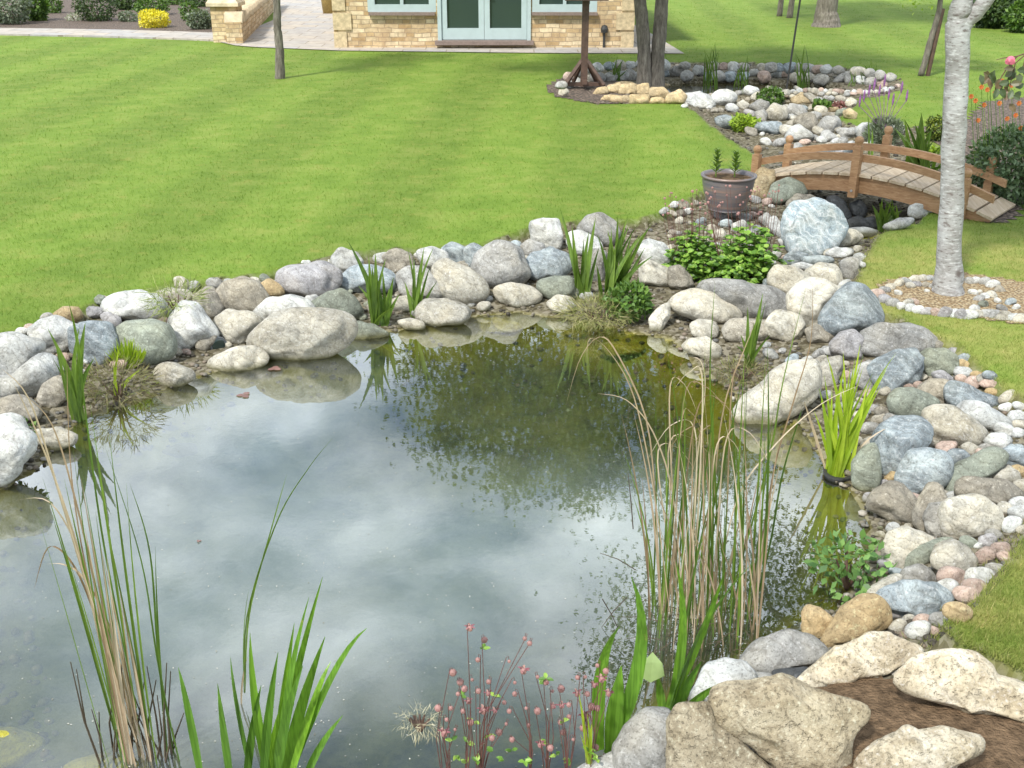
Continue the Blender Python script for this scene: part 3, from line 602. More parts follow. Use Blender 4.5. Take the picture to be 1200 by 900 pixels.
F|W||small bluish cobble|at the bottom edge right of the small white cobble|248,452 280,443 294,475 255,480
K|H|a|honey limestone block|top course of the low block wall, leftmost|378,260 395,222 470,202 484,272
K|H|a|honey limestone block|top course, second from left under the forked tree|470,275 480,213 570,213 577,280
K|H|a|grey-topped limestone block|top course, under the forked tree's trunks|575,275 570,218 650,208 662,275
K|H|a|small honey block|bottom course of the low wall, leftmost|350,312 370,288 420,278 417,320
K|H|a|wide honey block|bottom course, second from left|413,322 420,280 527,288 527,337
K|H|a|pale yellow block|bottom course, third from left|533,337 540,283 652,280 658,335
K|H|a|rounded pale block|top course, right of the forked tree's trunks|653,290 665,238 742,236 784,270 772,302
K|H|a|low honey block|bottom course, fourth from left|663,335 670,298 740,298 778,335
K|H||rounded buff boulder|bottom course's right end|768,330 780,273 850,253 898,290 872,338
K|H||upper buff boulder|right end of the low block wall|828,240 850,208 900,218 914,260 880,283
K|H|a|flat cap stone|on the low wall right of the trunks|640,212 700,203 780,213 808,240 780,262 690,235
K|H||pale green-stained boulder|left end of the low block wall|298,282 330,233 387,228 392,272
K|H|a|long thin cap stone|on the low wall left of the forked tree|428,205 500,193 562,198 562,218 470,220
K|W||large white boulder|left bank of the stream beside the block wall|883,332 900,278 970,260 1044,300 1084,350 1030,373 950,358
L|W||large white round boulder|beside the lime-green stream plant, behind it|-42,300 0,263 60,246 113,270 123,302 80,348 0,348
L|G||grey stone|upper stream, behind the cream round one|213,350 270,308 332,330 332,377 260,388
L|C||cream round boulder|in the middle of the upper stream|318,385 370,333 444,360 442,422 380,448 328,430
L|G||grey-white stone|right of the cream round stream boulder|438,390 470,338 542,350 574,400 510,418
L|K||mossy brown-olive boulder|in the stream behind the bridge's left part|488,450 540,398 622,408 638,480 602,538 540,503
L|G||big grey-olive boulder|in the stream behind the bridge's middle|638,490 680,428 762,420 794,470 762,523 680,523
L|W||white-grey wedge boulder|touching the far rail left of middle|448,540 480,488 530,473 592,520 618,562 500,573 453,577
L|B||pale blue-grey boulder|in the stream left of the rear left post|238,480 300,453 400,458 418,500 382,543 300,523
L|B||long bluish flat stone|at the lawn edge of the upper stream|-4,430 60,413 130,423 193,480 120,503 20,493
L|G||grey stone|right behind the lime-green stream plant|248,390 300,373 323,400 312,453 258,442
L|G||square grey boulder|behind the bridge rail right of middle|778,500 880,488 898,550 800,563
L|W||pale blocky boulder|behind the rear middle post|888,500 920,463 1000,468 1038,530 1003,573 918,568
L|H|a|honey block|edge of the upper pond above the stream|478,300 540,268 592,300 593,347 498,337
L|C||small cream stone|right of the honey block by the upper pond|553,275 600,268 632,300 622,332 594,318
L|H|a|flat pale step stone|spanning the stream's upper fall|658,365 770,358 784,385 680,393
L|K|a|dark flat step stone|under the pale step stone of the fall|640,405 700,393 780,395 770,420 650,425
L|H||tan boulder|right end of the stream's upper fall|798,380 850,373 894,400 882,443 818,422
L|W||pale stone|right of the rear middle post by the long leaves|1108,480 1150,468 1193,480 1183,533 1118,523
L|B|a|long wet blue-grey rock|seen through the bridge's rails|448,622 600,612 862,612 852,662 700,668 468,655
L|G||smooth grey stone|upper stream, just below the pebbles|308,290 360,283 403,320 352,348
L|W||small pale stone|under the grey-white stone of the upper stream|428,405 490,403 504,437 440,437
L|G||long grey boulder|resting on the upper pond's rear rim, right|738,202 780,145 850,133 864,170 780,208
L|G||dark round boulder|on the upper pond's rear rim by the tall leaves|623,200 640,153 702,153 718,190 680,218
L|W||white oval boulder|on the upper pond's rear rim, right of the thin leaves|198,160 220,118 282,116 294,160
L|W||white oval stone|on the upper pond's rear rim left of the black rod|348,165 360,123 412,128 412,172
L|P||pinkish round stone|on the upper pond's rear rim touching the black rod|403,165 420,116 472,138 462,170
K|G||large grey oval boulder|on the upper pond's rear rim right of the forked tree|788,125 820,100 870,105 880,150 840,165 800,155
K|W||pale boulder|on the upper pond's rear rim left of tall rushes|940,120 960,92 1005,98 1010,155 950,160
K|B||blue-green stone|on the rear rim touching the forked tree's right side|742,150 750,112 780,115 790,160 755,168
Z|||||
B|Y|s|algae-coated submerged rock|under water below the wide cream boulder|513,430 600,413 684,440 684,482 590,492 518,472
B|Y|s|algae-coated submerged rock|under water left of the small cream boulder|690,425 760,418 812,440 780,462 700,458
B|Y|s|algae-coated submerged rock|under water below the bushy iris|830,470 900,462 930,490 880,505
B|Y|s|algae-coated submerged rock|under water at the dry arching leaves|955,520 1040,500 1118,520 1100,560 1000,572
J|Y|s|yellow submerged rock|under water below the bright green grass tuft|450,520 540,490 610,500 600,560 520,578
J|Y|s|yellow submerged rock|under water at the left shore behind dry reeds|60,700 170,690 200,750 120,800
C|Y|s|yellow-green submerged rock|under water left of the small right iris clump|60,650 110,632 175,680 150,725 80,705
C|C||big cream smooth boulder|sloping into water left of lime-green iris|315,850 345,790 430,720 500,680 570,678 580,740 560,810 500,870 420,890 345,885
C|C||cream flat stone|on the shore above the yellow-green submerged rock|122,620 150,592 200,590 245,620 245,660 200,668
C|K|| greenish ledge stone|between ledge cobble and small right iris|150,560 160,530 240,535 245,575 180,590
X|Y|s|yellow submerged rock|under water in the bottom left corner|-40,850 10,845 45,870 30,905 -40,910
X|Y|s|submerged flat rock|under water along the bottom edge at left|70,905 90,885 160,882 190,900 150,915
X|K|s|pale submerged rock|under open water right of the left reed shoots|190,530 205,516 225,518 230,532 208,540
X|K|s|pale submerged rock|under open water near the drowned twig|250,545 270,530 300,532 296,548
X|C||small cream stone|beside flat stones at left corner gravel|180,500 188,492 200,495 198,503
'''
NDIR = {}
def icos():
    out = {}
    for s_ in (1, 2, 3, 4, 5):
        bm = bmesh.new(); bmesh.ops.create_icosphere(bm, subdivisions=s_, radius=1)
        out[s_] = (np.array([v.co[:] for v in bm.verts]), np.array([[v.index for v in f.verts] for f in bm.faces], dtype=np.int32)); bm.free()
    return out
ICO = icos()
def fast_mesh(name, V, Fc):
    me = bpy.data.meshes.new(name); me.vertices.add(len(V)); me.vertices.foreach_set('co', np.ascontiguousarray(V, dtype=np.float32).ravel()); me.loops.add(Fc.size); me.loops.foreach_set('vertex_index', Fc.ravel())
    k = Fc.shape[1]; me.polygons.add(len(Fc)); me.polygons.foreach_set('loop_start', np.arange(0, Fc.size, k, dtype=np.int32)); me.update(calc_edges=True); return me
def radial(poly):
    P = np.array(poly, float); P[:, 1] *= -1; area = 0; c = np.zeros(2); n = len(P)
    for i in range(n):
        a_, b_ = P[i], P[(i + 1) % n]; w = a_[0] * b_[1] - b_[0] * a_[1]; area += w; c += (a_ + b_) * w
    c = c / (3 * area); Q = P - c; K = 96; rr = np.zeros(K)
    for k in range(K):
        a_ = 2 * math.pi * k / K; d = np.array([math.cos(a_), math.sin(a_)]); best = 0
        for i in range(n):
            p, q_ = Q[i], Q[(i + 1) % n]; e = q_ - p; den = d[0] * e[1] - d[1] * e[0]
            if abs(den) < 1e-9: continue
            t_ = (p[0] * e[1] - p[1] * e[0]) / den; u = (p[0] * d[1] - p[1] * d[0]) / den
            if t_ > 0 and -1e-6 <= u <= 1 + 1e-6: best = max(best, t_)
        rr[k] = best if best > 0 else rr[k - 1]
    return (c[0], -c[1]), rr
def smooth_c(r, w):
    k = np.exp(-0.5 * (np.arange(-8, 9) / w) ** 2); k /= k.sum(); return sum(k[i + 8] * np.roll(r, i) for i in range(-8, 9))
stone_pos = []    # (px, py, head) of every labelled stone
def make_stone(seed, cxy, rr, colk, flags='', submerged=False, name='boulder', zlift=None, ang=None):
    r = np.random.default_rng(seed); a = 'a' in flags or (r.random() < .34 and not submerged and colk not in 'PD')
    w = rr.max(); size_px = 2 * rr.mean(); sub = 5 if size_px > 75 else 4 if size_px > 24 else 3 if size_px > 7 else 2
    V, Fc = ICO[sub]
    # locate
    hh = rr[24] + rr[72]
    p0 = hit(cxy[0], cxy[1]); m0 = ((p0 - CAM) @ FW) / F
    lift = (0.42 * hh * m0) if zlift is None else zlift
    p = hit(cxy[0], cxy[1], max(0.01, lift))
    if submerged: p = at(cxy[0], cxy[1], WZ - .055)
    zc = (p - CAM) @ FW; m_ = zc / F
    rs = smooth_c(rr, .9 if a else 1.7)
    phi = np.arctan2(V[:, 1], V[:, 0]) % (2 * math.pi); idx = phi / (2 * math.pi) * 96; i0 = np.floor(idx).astype(int) % 96; fr_ = idx - np.floor(idx)
    Rr = rs[i0] * (1 - fr_) + rs[(i0 + 1) % 96] * fr_
    dep = min(w, 1.15 * rr.mean()) * m_ * (.8 if not a else .7)
    if submerged: dep *= .8
    if 'f' in flags: dep *= .5
    if colk == 'Q': dep *= .65
    # facets
    K = r.integers(8, 14); Nn = r.normal(size=(K, 3)); Nn /= np.linalg.norm(Nn, axis=1, keepdims=True); dd = r.uniform(.66, .92, K) if not a else r.uniform(.60, .86, K)
    s_ = V @ Nn.T; lim = np.where(s_ > 1e-3, dd / np.maximum(s_, 1e-3), 9.); pw_ = 20 if not a else 34
    rad = np.minimum(1.0, (np.sum(lim ** -pw_, 1) + 1.0) ** (-1 / pw_)); 
    sil = np.abs(V[:, 2]); rad = 1 - (1 - rad) * np.clip(.35 + sil * 1.1, 0, 1)
    f1 = fourier(14, 3.2, seed); f2 = fourier(24, 10., seed + 1)
    f3 = fourier(30, 28., seed + 2)
    rad = rad * (1 + (.05 if not a else .07) * f1(V) + (.016 if not a else .028) * f2(V))
    if sub >= 4: rad = rad * (1 + (.012 if 'a' in flags else .004) * f3(V))
    dz = np.sign(V[:, 2]) * np.abs(V[:, 2]) ** (.85 if not a else .7)
    xy = np.hypot(V[:, 0], V[:, 1])
    g_ = np.where(xy > 1e-6, xy ** .86 / np.maximum(xy, 1e-6), 1.)
    eq = np.abs(V[:, 2]) < .3; sc_ = (1.04 if 'f' in flags or colk == 'Q' else 1.13) / float(np.mean(rad[eq]))
    W_ = (V[:, 0] * sc_ * Rr * m_ * rad * g_)[:, None] * RT + (V[:, 1] * sc_ * Rr * m_ * rad * g_)[:, None] * UP - (dz * dep * rad)[:, None] * FW
    if submerged: W_[:, 2] *= .55
    me = fast_mesh(name, W_, Fc); k = colk
    me.materials.append(STONE[k]); me.polygons.foreach_set('use_smooth', [True] * len(me.polygons))
    o = bpy.data.objects.new(name, me); C.objects.link(o); o.location = p
    return o
used_labels = set()
def short(s):
    w_ = s.split()
    return ' '.join(w_)
sd_i = 100
for line in T.strip().split('\n'):
    v_, colk, flags, head, place, pts = line.split('|')
    if v_ == 'Z': continue
    head = head.strip(); ox, oy, s_ = VIEW[v_]; poly = [(ox + x / s_, oy + y / s_) for x, y in P2(pts)]
    cxy, rr = radial(poly); sd_i += 7
    far = v_ in 'KL'
    nm = 'boulder' if rr.mean() * 2 > 26 and not far else 'stone'
    if 'block' in head or 'slab' in head or 'cap stone' in head or 'step stone' in head: nm = 'stone_block' if 'block' in head or 'cap' in head or 'step' in head else 'stone_slab'
    if 'cobble' in head: nm = 'cobble'
    if 'submerged' in head: nm = 'submerged_rock'
    if 'limestone rock' in head: nm = 'limestone_rock'
    o = make_stone(sd_i, cxy, rr, colk, flags, 's' in flags, nm)
    lab = head + ' ' + place
    tag(o, lab, {'boulder': 'boulder', 'stone': 'stone', 'stone_block': 'stone block', 'stone_slab': 'stone slab', 'cobble': 'cobble', 'submerged_rock': 'submerged rock', 'limestone_rock': 'limestone rock'}[nm],
        {'K': 'stones round the upper pond and stream', 'L': 'stones round the upper pond and stream'}.get(v_, 'boulders round the pond'))
    used_labels.add(lab); stone_pos.append((cxy[0], cxy[1], rr.mean(), head, line))
    NDIR[lab] = o
# ------------------------------------------------------------ cobbles that fill the gaps (each one a thing, named after its neighbours)
from collections import Counter
hc = Counter(s_[3] for s_ in stone_pos); refs = [s_ for s_ in stone_pos if hc[s_[3]] == 1 and 'submerged' not in s_[3]]
ORD = ['leftmost', 'second', 'third', 'fourth', 'fifth', 'sixth', 'seventh', 'eighth', 'ninth', 'tenth', 'eleventh', 'twelfth', 'thirteenth', 'fourteenth', 'fifteenth', 'sixteenth', 'seventeenth', 'eighteenth', 'nineteenth', 'twentieth'] + ['twenty-' + q for q in ('first', 'second', 'third', 'fourth', 'fifth', 'sixth', 'seventh', 'eighth', 'ninth')] + ['thirtieth'] + ['thirty-' + q for q in ('first', 'second', 'third', 'fourth', 'fifth', 'sixth', 'seventh', 'eighth', 'ninth')] + ['fortieth'] + ['forty-' + q for q in ('first', 'second', 'third', 'fourth', 'fifth', 'sixth', 'seventh', 'eighth', 'ninth')]
def direction(dx, dy):
    a = math.degrees(math.atan2(-dy, dx)) % 360
    return ['right of', 'above and right of', 'above', 'above and left of', 'left of', 'below and left of', 'below', 'below and right of'][int((a + 22.5) // 45) % 8]
def cob_label(px, py, r_, colk):
    szw = ['tiny', 'small', 'middling'][0 if r_ < 4.5 else 1 if r_ < 7.5 else 2]
    near = sorted(refs, key=lambda s_: math.hypot(s_[0] - px, s_[1] - py))[:6]
    for k in near:
        l = f"{szw} {COLN[colk]} cobble {direction(px - k[0], py - k[1])} the {k[3]}"
        if l not in used_labels and len(l.split()) <= 16: used_labels.add(l); return l
    for k in near:
        for k2 in near:
            if k2 is k: continue
            l = f"{szw} {COLN[colk]} cobble between {k[3]} and {k2[3]}"
            if l not in used_labels and len(l.split()) <= 16: used_labels.add(l); return l
    return None
def ell(w, h, ang, r, n=96):
    a = np.arange(n) * 2 * np.pi / n; return (w * h / np.sqrt((h * np.cos(a - ang)) ** 2 + (w * np.sin(a - ang)) ** 2)) * (1 + .04 * np.sin(2 * a + r.uniform(0, 6)) + .04 * np.sin(3 * a + r.uniform(0, 6)))
COLS = list('WWWWCCCCGGGPLKKBN')
rc = np.random.default_rng(44)
placed = [(s_[0], s_[1], s_[2]) for s_ in stone_pos]
def clear(px, py, r_, k=.8): return all(math.hypot(px - a_, py - b_) > (r_ + c_) * k for a_, b_, c_ in placed)
def cobble(px, py, r_, colk=None, label=None, zl=None, group='cobbles filling the bank', name='cobble', flat=None):
    colk = colk or COLS[rc.integers(len(COLS))]
    label = label or cob_label(px, py, r_, colk)
    if label is None: return None
    rr_ = ell(r_ * rc.uniform(1.05, 1.35), r_ * (flat or rc.uniform(.68, .9)), rc.uniform(-.5, .5), rc)
    o = make_stone(int(rc.integers(1e6)), (px, py), rr_, colk, '', False, name, zlift=zl)
    placed.append((px, py, r_)); return tag(o, label, name, group)
def fill(poly, n, lo, hi, tries=4000, k=.8):
    P = np.array(P2(poly)); c = 0
    for _ in range(tries):
        px = rc.uniform(P[:, 0].min(), P[:, 0].max()); py = rc.uniform(P[:, 1].min(), P[:, 1].max())
        if not inside(P, np.array([px]), np.array([py]))[0]: continue
        r_ = rc.uniform(lo, hi) * (hi > 0)
        if clear(px, py, r_, k):
            if cobble(px, py, r_) is not None: c += 1
        if c >= n: break
    return c
# pebbles traced along the turf edges
for s_ in '52,382,6;66,376,5;82,371,5;55,371,6;118,352,6;122,350,4;212,332,8;224,336,7;252,332,8;246,340,5;266,331,5;296,330,6;302,333,5;310,327,6;365,350,7;378,343,4;320,332,4;358,308,4;384,307,4;372,310,3;620,292,5;778,247,4;790,240,5;800,240,6;812,238,5;788,250,4;805,248,5'.split(';'):
    x, y, r_ = map(float, s_.split(',')); cobble(x, y, r_)
# right bank: traced
for s_ in 'H,845,285,50,W;H,830,322,35,P;H,900,345,45,P;H,980,325,50,C;H,1000,350,42,P;H,1000,300,38,B;H,840,240,35,T;H,1105,430,50,C;H,1175,485,38,W;H,1155,540,48,W;H,1175,590,40,C;H,1100,490,34,W;H,1080,620,52,W;H,1160,635,40,W;H,600,310,26,C;H,585,360,32,P;H,520,365,32,P;H,605,595,32,T;H,655,700,48,K;H,65,160,38,G;H,12,165,26,W;H,12,205,28,C;H,590,250,30,P;H,380,520,45,K;H,350,560,40,K;H,430,570,55,G;H,300,610,50,G;H,840,205,40,B;H,930,300,32,T;H,1010,400,35,T;H,780,160,32,L;I,610,610,45,N;I,712,600,45,L;I,782,640,42,P;I,798,690,38,P;I,695,680,58,P;I,658,790,60,W;I,757,755,42,G;I,515,795,65,P;I,490,845,48,W;I,640,845,55,P;I,600,890,55,P;I,795,435,45,C;I,830,515,52,W;I,745,570,40,G;I,880,455,52,W;I,870,400,42,W;I,890,310,44,C;I,508,570,36,K;I,895,540,32,C;E,632,445,38,L;E,755,475,36,P;E,825,470,42,G;E,900,440,52,T;E,648,500,38,C;E,735,518,48,W;E,800,520,28,P;E,690,470,28,C;D,395,115,20,G;D,440,105,26,G;D,398,145,20,K;D,350,145,26,W;G,528,72,26,W;G,594,82,26,P;G,1140,410,34,W;G,1050,562,30,W;G,1150,450,22,W;M,345,270,18,W;H,180,870,36,K'.split(';'):
    v_, x, y, r_, ck = s_.split(','); ox, oy, sc_ = VIEW[v_]; cobble(ox + float(x) / sc_, oy + float(y) / sc_, float(r_) / sc_ * .92, ck)
n1 = fill('870,395 960,420 1100,440 1190,480 1199,540 1190,590 1150,650 1100,720 1040,720 1035,640 1010,560 960,470', 70, 3, 8, 6000, .84)
n2 = fill('0,395 130,352 300,325 480,296 640,275 700,345 540,372 420,372 300,400 200,420 100,440 0,470', 60, 3, 8, 6000, .84)
n3 = fill('790,240 830,235 905,220 1010,262 1000,320 960,330 840,320 780,300', 64, 3, 7.5, 7000, .8)
n4 = fill('800,118 880,104 1000,118 985,140 1040,168 1075,178 1000,180 900,172 870,150', 60, 3, 7, 6000, .74)
n5 = fill('780,118 905,100 1000,110 1000,118 900,110 800,125', 20, 2.5, 4, 3000, .85)
# rear rim of the upper pond in two courses
def along(pts, step, jit=0.15):
    P = np.array(P2(pts)); seg = np.hypot(*(P[1:] - P[:-1]).T); cum = np.r_[0, np.cumsum(seg)]; s_ = 0; out = []
    while s_ < cum[-1]:
        i = min(np.searchsorted(cum, s_, 'right') - 1, len(seg) - 1); u = (s_ - cum[i]) / seg[i]; out.append(P[i] * (1 - u) + P[i + 1] * u); s_ += step * rc.uniform(1 - jit, 1 + jit)
    return out
def course(pts, step, rad_, where, zl, skip=None, cols='WWWGGGCPB', group='stones of the upper pond rim', first='left'):
    i = 0
    for p in along(pts, step):
        if skip and any(math.hypot(p[0] - a_, p[1] - b_) < c_ for a_, b_, c_ in skip): continue
        ck = cols[rc.integers(len(cols))]
        word = ORD[i] if i < len(ORD) else 'last'
        lab = f"{COLN[ck]} stone, {word}{'' if i == 0 else ' from the left'} {where}"
        r_ = rad_ * rc.uniform(.85, 1.15); i += 1
        rr_ = ell(r_ * rc.uniform(1.0, 1.25), r_ * rc.uniform(.72, .95), rc.uniform(-.4, .4), rc)
        o = make_stone(int(rc.integers(1e6)), (p[0], p[1]), rr_, ck, '', False, 'rim_stone', zlift=zl); tag(o, lab, 'stone', group)
tr_ = [(a_, b_, c_ + 3) for a_, b_, c_ in placed if b_ < 100 and c_ > 4]
course('658,100 668,88 690,80 720,77 745,76 850,78 950,80 1010,84 1045,91', 12.0, 6.0, "along rear pond rim's upper course", .17, tr_)
course('700,92 745,89 850,89 950,91 1000,93 1040,99', 13.0, 6.6, "along rear pond rim's lower course", .05, tr_)
course('905,109 950,106 1000,108 1030,108 1052,101', 6.6, 3.3, "in upper pond's front pebble row", .02, None, 'WWWWCP')
course('660,108 668,98 690,92 702,92', 11, 5, "along the mulch beside the bird table", .04, None, 'WWC')
# ring round the birch
course('1028,346 1038,352 1052,358 1068,362 1084,365 1100,367 1118,368 1132,370 1150,368 1168,370 1186,373 1196,374', 10.5, 6.6, 'in front arc of birch ring', .015, None, 'WWGLPCG', 'cobbles ringing the birch')
course('1036,340 1048,334 1062,330 1080,327 1095,326', 9.5, 5.2, 'in rear arc, left of birch', .015, None, 'WCG', 'cobbles ringing the birch')
course('1136,330 1148,330 1160,332 1170,338 1176,345', 9.5, 5.6, 'in rear arc, right of birch', .015, None, 'GWK', 'cobbles ringing the birch')
fill('1034,345 1050,336 1095,330 1100,345 1095,362 1050,354', 9, 3, 5, 900, .8)
fill('1135,340 1175,345 1196,360 1180,368 1140,364', 12, 3, 5.5, 900, .8)
# gravel between the stones
V1, F1 = ICO[1]
def gravel(name, poly_list, n, lo, hi, mat, label, seed, excl=None, region=(-160, 60, 1360, 900)):
    r = np.random.default_rng(seed); px = r.uniform(region[0], region[2], n); py = r.uniform(region[1], region[3], n)
    d = FW[None] + ((px - CX) / F)[:, None] * RT[None] - ((py - CY) / F)[:, None] * UP[None]
    P = CAM[None] + d * ((-.08 - H) / d[:, 2])[:, None]; x, y = P[:, 0], P[:, 1]; ok = np.zeros(n, bool)
    for pl in poly_list: ok |= inside(pl, x, y)
    for pl in (excl or []): ok &= ~inside(pl, x, y)
    x, y = x[ok], y[ok]; dist = (P[ok] - CAM) @ FW; z, _ = ground(x, y); n = len(x)
    s_ = (r.uniform(lo, hi, n) ** 1.0 * np.maximum(1, dist / F / .006))[:, None]
    ax = r.uniform(.7, 1.3, (n, 3)) * np.array([1, 1, .6]); a = r.uniform(0, 6.28, n); ca, sa = np.cos(a), np.sin(a)
    Q = V1[None] * (ax * s_)[:, None, :]; Q = np.stack([Q[..., 0] * ca[:, None] - Q[..., 1] * sa[:, None], Q[..., 0] * sa[:, None] + Q[..., 1] * ca[:, None], Q[..., 2]], -1)
    Q += np.stack([x, y, z + s_[:, 0] * .25], 1)[:, None, :]
    Fc = (F1[None] + (np.arange(n) * len(V1))[:, None, None]).reshape(-1, 3).astype(np.int32)
    me = fast_mesh(name, Q.reshape(-1, 3), Fc); o = link(name, me, mat, smooth=True); return tag(o, label, 'gravel', kind='stuff')
m, t, b, o_ = mat_new('pebble_mix'); g = nd(t, 'ShaderNodeNewGeometry')
c = ramp(t, g.outputs['Random Per Island'], [(0, (.03, .025, .018)), (.3, (.08, .068, .045)), (.5, (.15, .135, .10)), (.65, (.10, .10, .095)), (.8, (.2, .175, .13)), (.92, (.16, .12, .09)), (1, (.36, .34, .29))])  # pebble colours kept dark to stand in for deep shade in the gaps
t.links.new(mixc(t, .5, c, mixc(t, 1., c, ramp(t, noise(t, g.outputs['Position'], 90, 4), [(.3, .6), (.7, 1.3)]), 'MULTIPLY')), b.inputs['Base Color']); b.inputs['Roughness'].default_value = .75
gravel('gravel', [BANK, STREAM, POND2], 26000, .008, .02, m, 'mixed small gravel packed between the boulders of the pond bank', 5, [WATER, W2, SOIL])
gravel('gravel', [WATER], 9000, .008, .025, m, 'small gravel lying on the pond bottom along the shore', 6, [gp('20,640 130,510 260,460 420,415 600,400 720,410 790,470 860,520 940,560 985,640 900,740 780,800 700,900 100,1000', WZ)])
gravel('gravel', [BIRCH], 5000, .006, .011, gravm, 'tan gravel spread around the foot of the birch', 8)
soilcl = simple('soil_clod', (.15, .10, .06), .95, .5, 40, .6, .01, spec=.1)
gravel('soil_crumbs', [SOIL], 14000, .003, .011, soilcl, 'dark crumbs of loose soil between the limestone rocks', 9, None, (940, 740, 1300, 930))
# past the 300 largest the smallest filler cobbles are one mass
cob = [o for o in C.objects if o.name.split('.')[0] == 'cobble']
bpy.context.view_layer.update()
cob.sort(key=lambda o: -max(o.dimensions) / max(.1, float((np.array(o.location) - CAM) @ FW)))
mats_, bmj = [], bmesh.new()
for o in cob[290:]:
    m0_ = o.data.materials[0]
    if m0_ not in mats_: mats_.append(m0_)
    k0 = len(bmj.faces); o.data.transform(Matrix.Translation(o.location)); bmj.from_mesh(o.data); bmj.faces.ensure_lookup_table()
    for f in bmj.faces[k0:]: f.material_index = mats_.index(m0_); f.smooth = True
    bpy.data.objects.remove(o)
if mats_:
    me = bpy.data.meshes.new('small_cobbles'); bmj.to_mesh(me); tag(link('small_cobbles', me, mats_, smooth=True), 'smallest cobbles scattered in the gaps along the banks and stream', 'cobbles', kind='stuff')
# ------------------------------------------------------------ house, walls, paving
def slabmat(name, c1, c2, sc, rowh=.5, w=.8):
    m, t, b, o_ = mat_new(name); g = nd(t, 'ShaderNodeNewGeometry')
    bt = nd(t, 'ShaderNodeTexBrick', Scale=sc); bt.inputs['Color1'].default_value = (*c1, 1); bt.inputs['Color2'].default_value = (*c2, 1); bt.inputs['Mortar'].default_value = (.22, .19, .15, 1)
    bt.inputs['Mortar Size'].default_value = .012; bt.inputs['Brick Width'].default_value = w; bt.inputs['Row Height'].default_value = rowh
    t.links.new(g.outputs['Position'], bt.inputs['Vector']); c = mixc(t, 1., bt.outputs[0], ramp(t, noise(t, g.outputs['Position'], 5, 6, .7), [(.3, .75), (.7, 1.2)]), 'MULTIPLY')
    t.links.new(c, b.inputs['Base Color']); b.inputs['Roughness'].default_value = .85; bump(t, b, bt.outputs['Fac'], -.3, .01); return m
slabm = slabmat('sandstone_slabs', (.40, .35, .29), (.33, .32, .31), 1.0)
m, t, b, o_ = mat_new('rubble_wall'); tcn = nd(t, 'ShaderNodeTexCoord'); g = nd(t, 'ShaderNodeNewGeometry')
sx = nd(t, 'ShaderNodeSeparateXYZ'); t.links.new(g.outputs['Position'], sx.inputs[0]); cx_ = nd(t, 'ShaderNodeCombineXYZ')
ad = nd(t, 'ShaderNodeMath', operation='ADD'); t.links.new(sx.outputs[0], ad.inputs[0]); t.links.new(sx.outputs[1], ad.inputs[1]); t.links.new(ad.outputs[0], cx_.inputs[0]); t.links.new(sx.outputs[2], cx_.inputs[1])
nv_ = nd(t, 'ShaderNodeTexNoise', Scale=3.0, Detail=2); t.links.new(cx_.outputs[0], nv_.inputs['Vector']); wv = mixc(t, .06, cx_.outputs[0], nv_.outputs['Color'], 'ADD')
bt = nd(t, 'ShaderNodeTexBrick', Scale=2.2); bt.offset_frequency = 2; bt.squash = .6; bt.squash_frequency = 3
bt.inputs['Color1'].default_value = (.40, .27, .13, 1); bt.inputs['Color2'].default_value = (.66, .54, .36, 1); bt.inputs['Mortar'].default_value = (.30, .23, .15, 1); bt.inputs['Mortar Size'].default_value = .018; bt.inputs['Mortar Smooth'].default_value = .4; bt.inputs['Brick Width'].default_value = .55; bt.inputs['Row Height'].default_value = .17
t.links.new(wv, bt.inputs['Vector']); c = mixc(t, 1., bt.outputs[0], ramp(t, noise(t, g.outputs['Position'], 9, 6, .7), [(.3, .7), (.7, 1.25)]), 'MULTIPLY')
c = mixc(t, ramp(t, noise(t, g.outputs['Position'], 4, 3), [(.5, 0.), (.65, .35)]), c, (.36, .22, .12))
t.links.new(c, b.inputs['Base Color']); b.inputs['Roughness'].default_value = .9; hh_ = mixc(t, .5, noise(t, g.outputs['Position'], 30, 5), bt.outputs['Fac']); bump(t, b, bt.outputs['Fac'], -.8, .03); rubble = m
framem = simple('painted_frame', (.40, .49, .50), .4, .05, 8, .05); sillm = simple('brown_sill', (.20, .15, .13), .6, .2)
m, t, b, o_ = mat_new('window_glass'); b.inputs['Base Color'].default_value = (.03, .05, .045, 1); b.inputs['Roughness'].default_value = .08; b.inputs['Specular IOR Level'].default_value = .7; glassm = m
greendark = simple('interior_plant', (.03, .09, .03), .7, .4, 10)
def sheet(name, poly, z, mat, thick=None):
    o = poly_sheet(name, poly, z, mat); return o
sheet('garden_path', PATH1, .03, slabm); sheet('patio', PAVE, .014, slabm); sheet('shrub_bed', BEDL, .018, mulchm)
# kerb riser under the path's front edge
mb = MB(); fe = gp('-700,41 0,41.5 120,44 217,47 258,49', 0)
for i in range(len(fe) - 1):
    a_, b_ = fe[i], fe[i + 1]; mb.add([(a_[0], a_[1], -.01), (b_[0], b_[1], -.01), (b_[0], b_[1], .034), (a_[0], a_[1], .034), (a_[0], a_[1] + .12, .034), (b_[0], b_[1] + .12, .034)], [(0, 1, 2, 3), (3, 2, 5, 4)])
tag(mb.build('path_edging', slabm), kind='structure')
HY = at(600, 56.5, 0)[1]
def hx(px): return float(atY(px, 30, HY)[0])
def hz(py): return float(atY(600, py, HY)[2])
house = empty('stone_house', (hx(566), HY, 0), 'honey stone house with pale blue-green French doors and windows at the lawn end', 'house')
ho = np.array([hx(566), HY, 0])
HT = 2.5; x0, x1 = hx(391), hx(743); dx0, dx1 = hx(513), hx(622); wl0, wl1 = hx(432), hx(511.5); wr0, wr1 = hx(623.5), hx(699); wz = hz(14); wt = 2.05; dz0 = hz(47)
mb = MB(ho); th = .3; yc = HY + th / 2
def wallbox(a_, b_, z0, z1): mb.box(((a_ + b_) / 2, yc, (z0 + z1) / 2), (b_ - a_, th, z1 - z0))
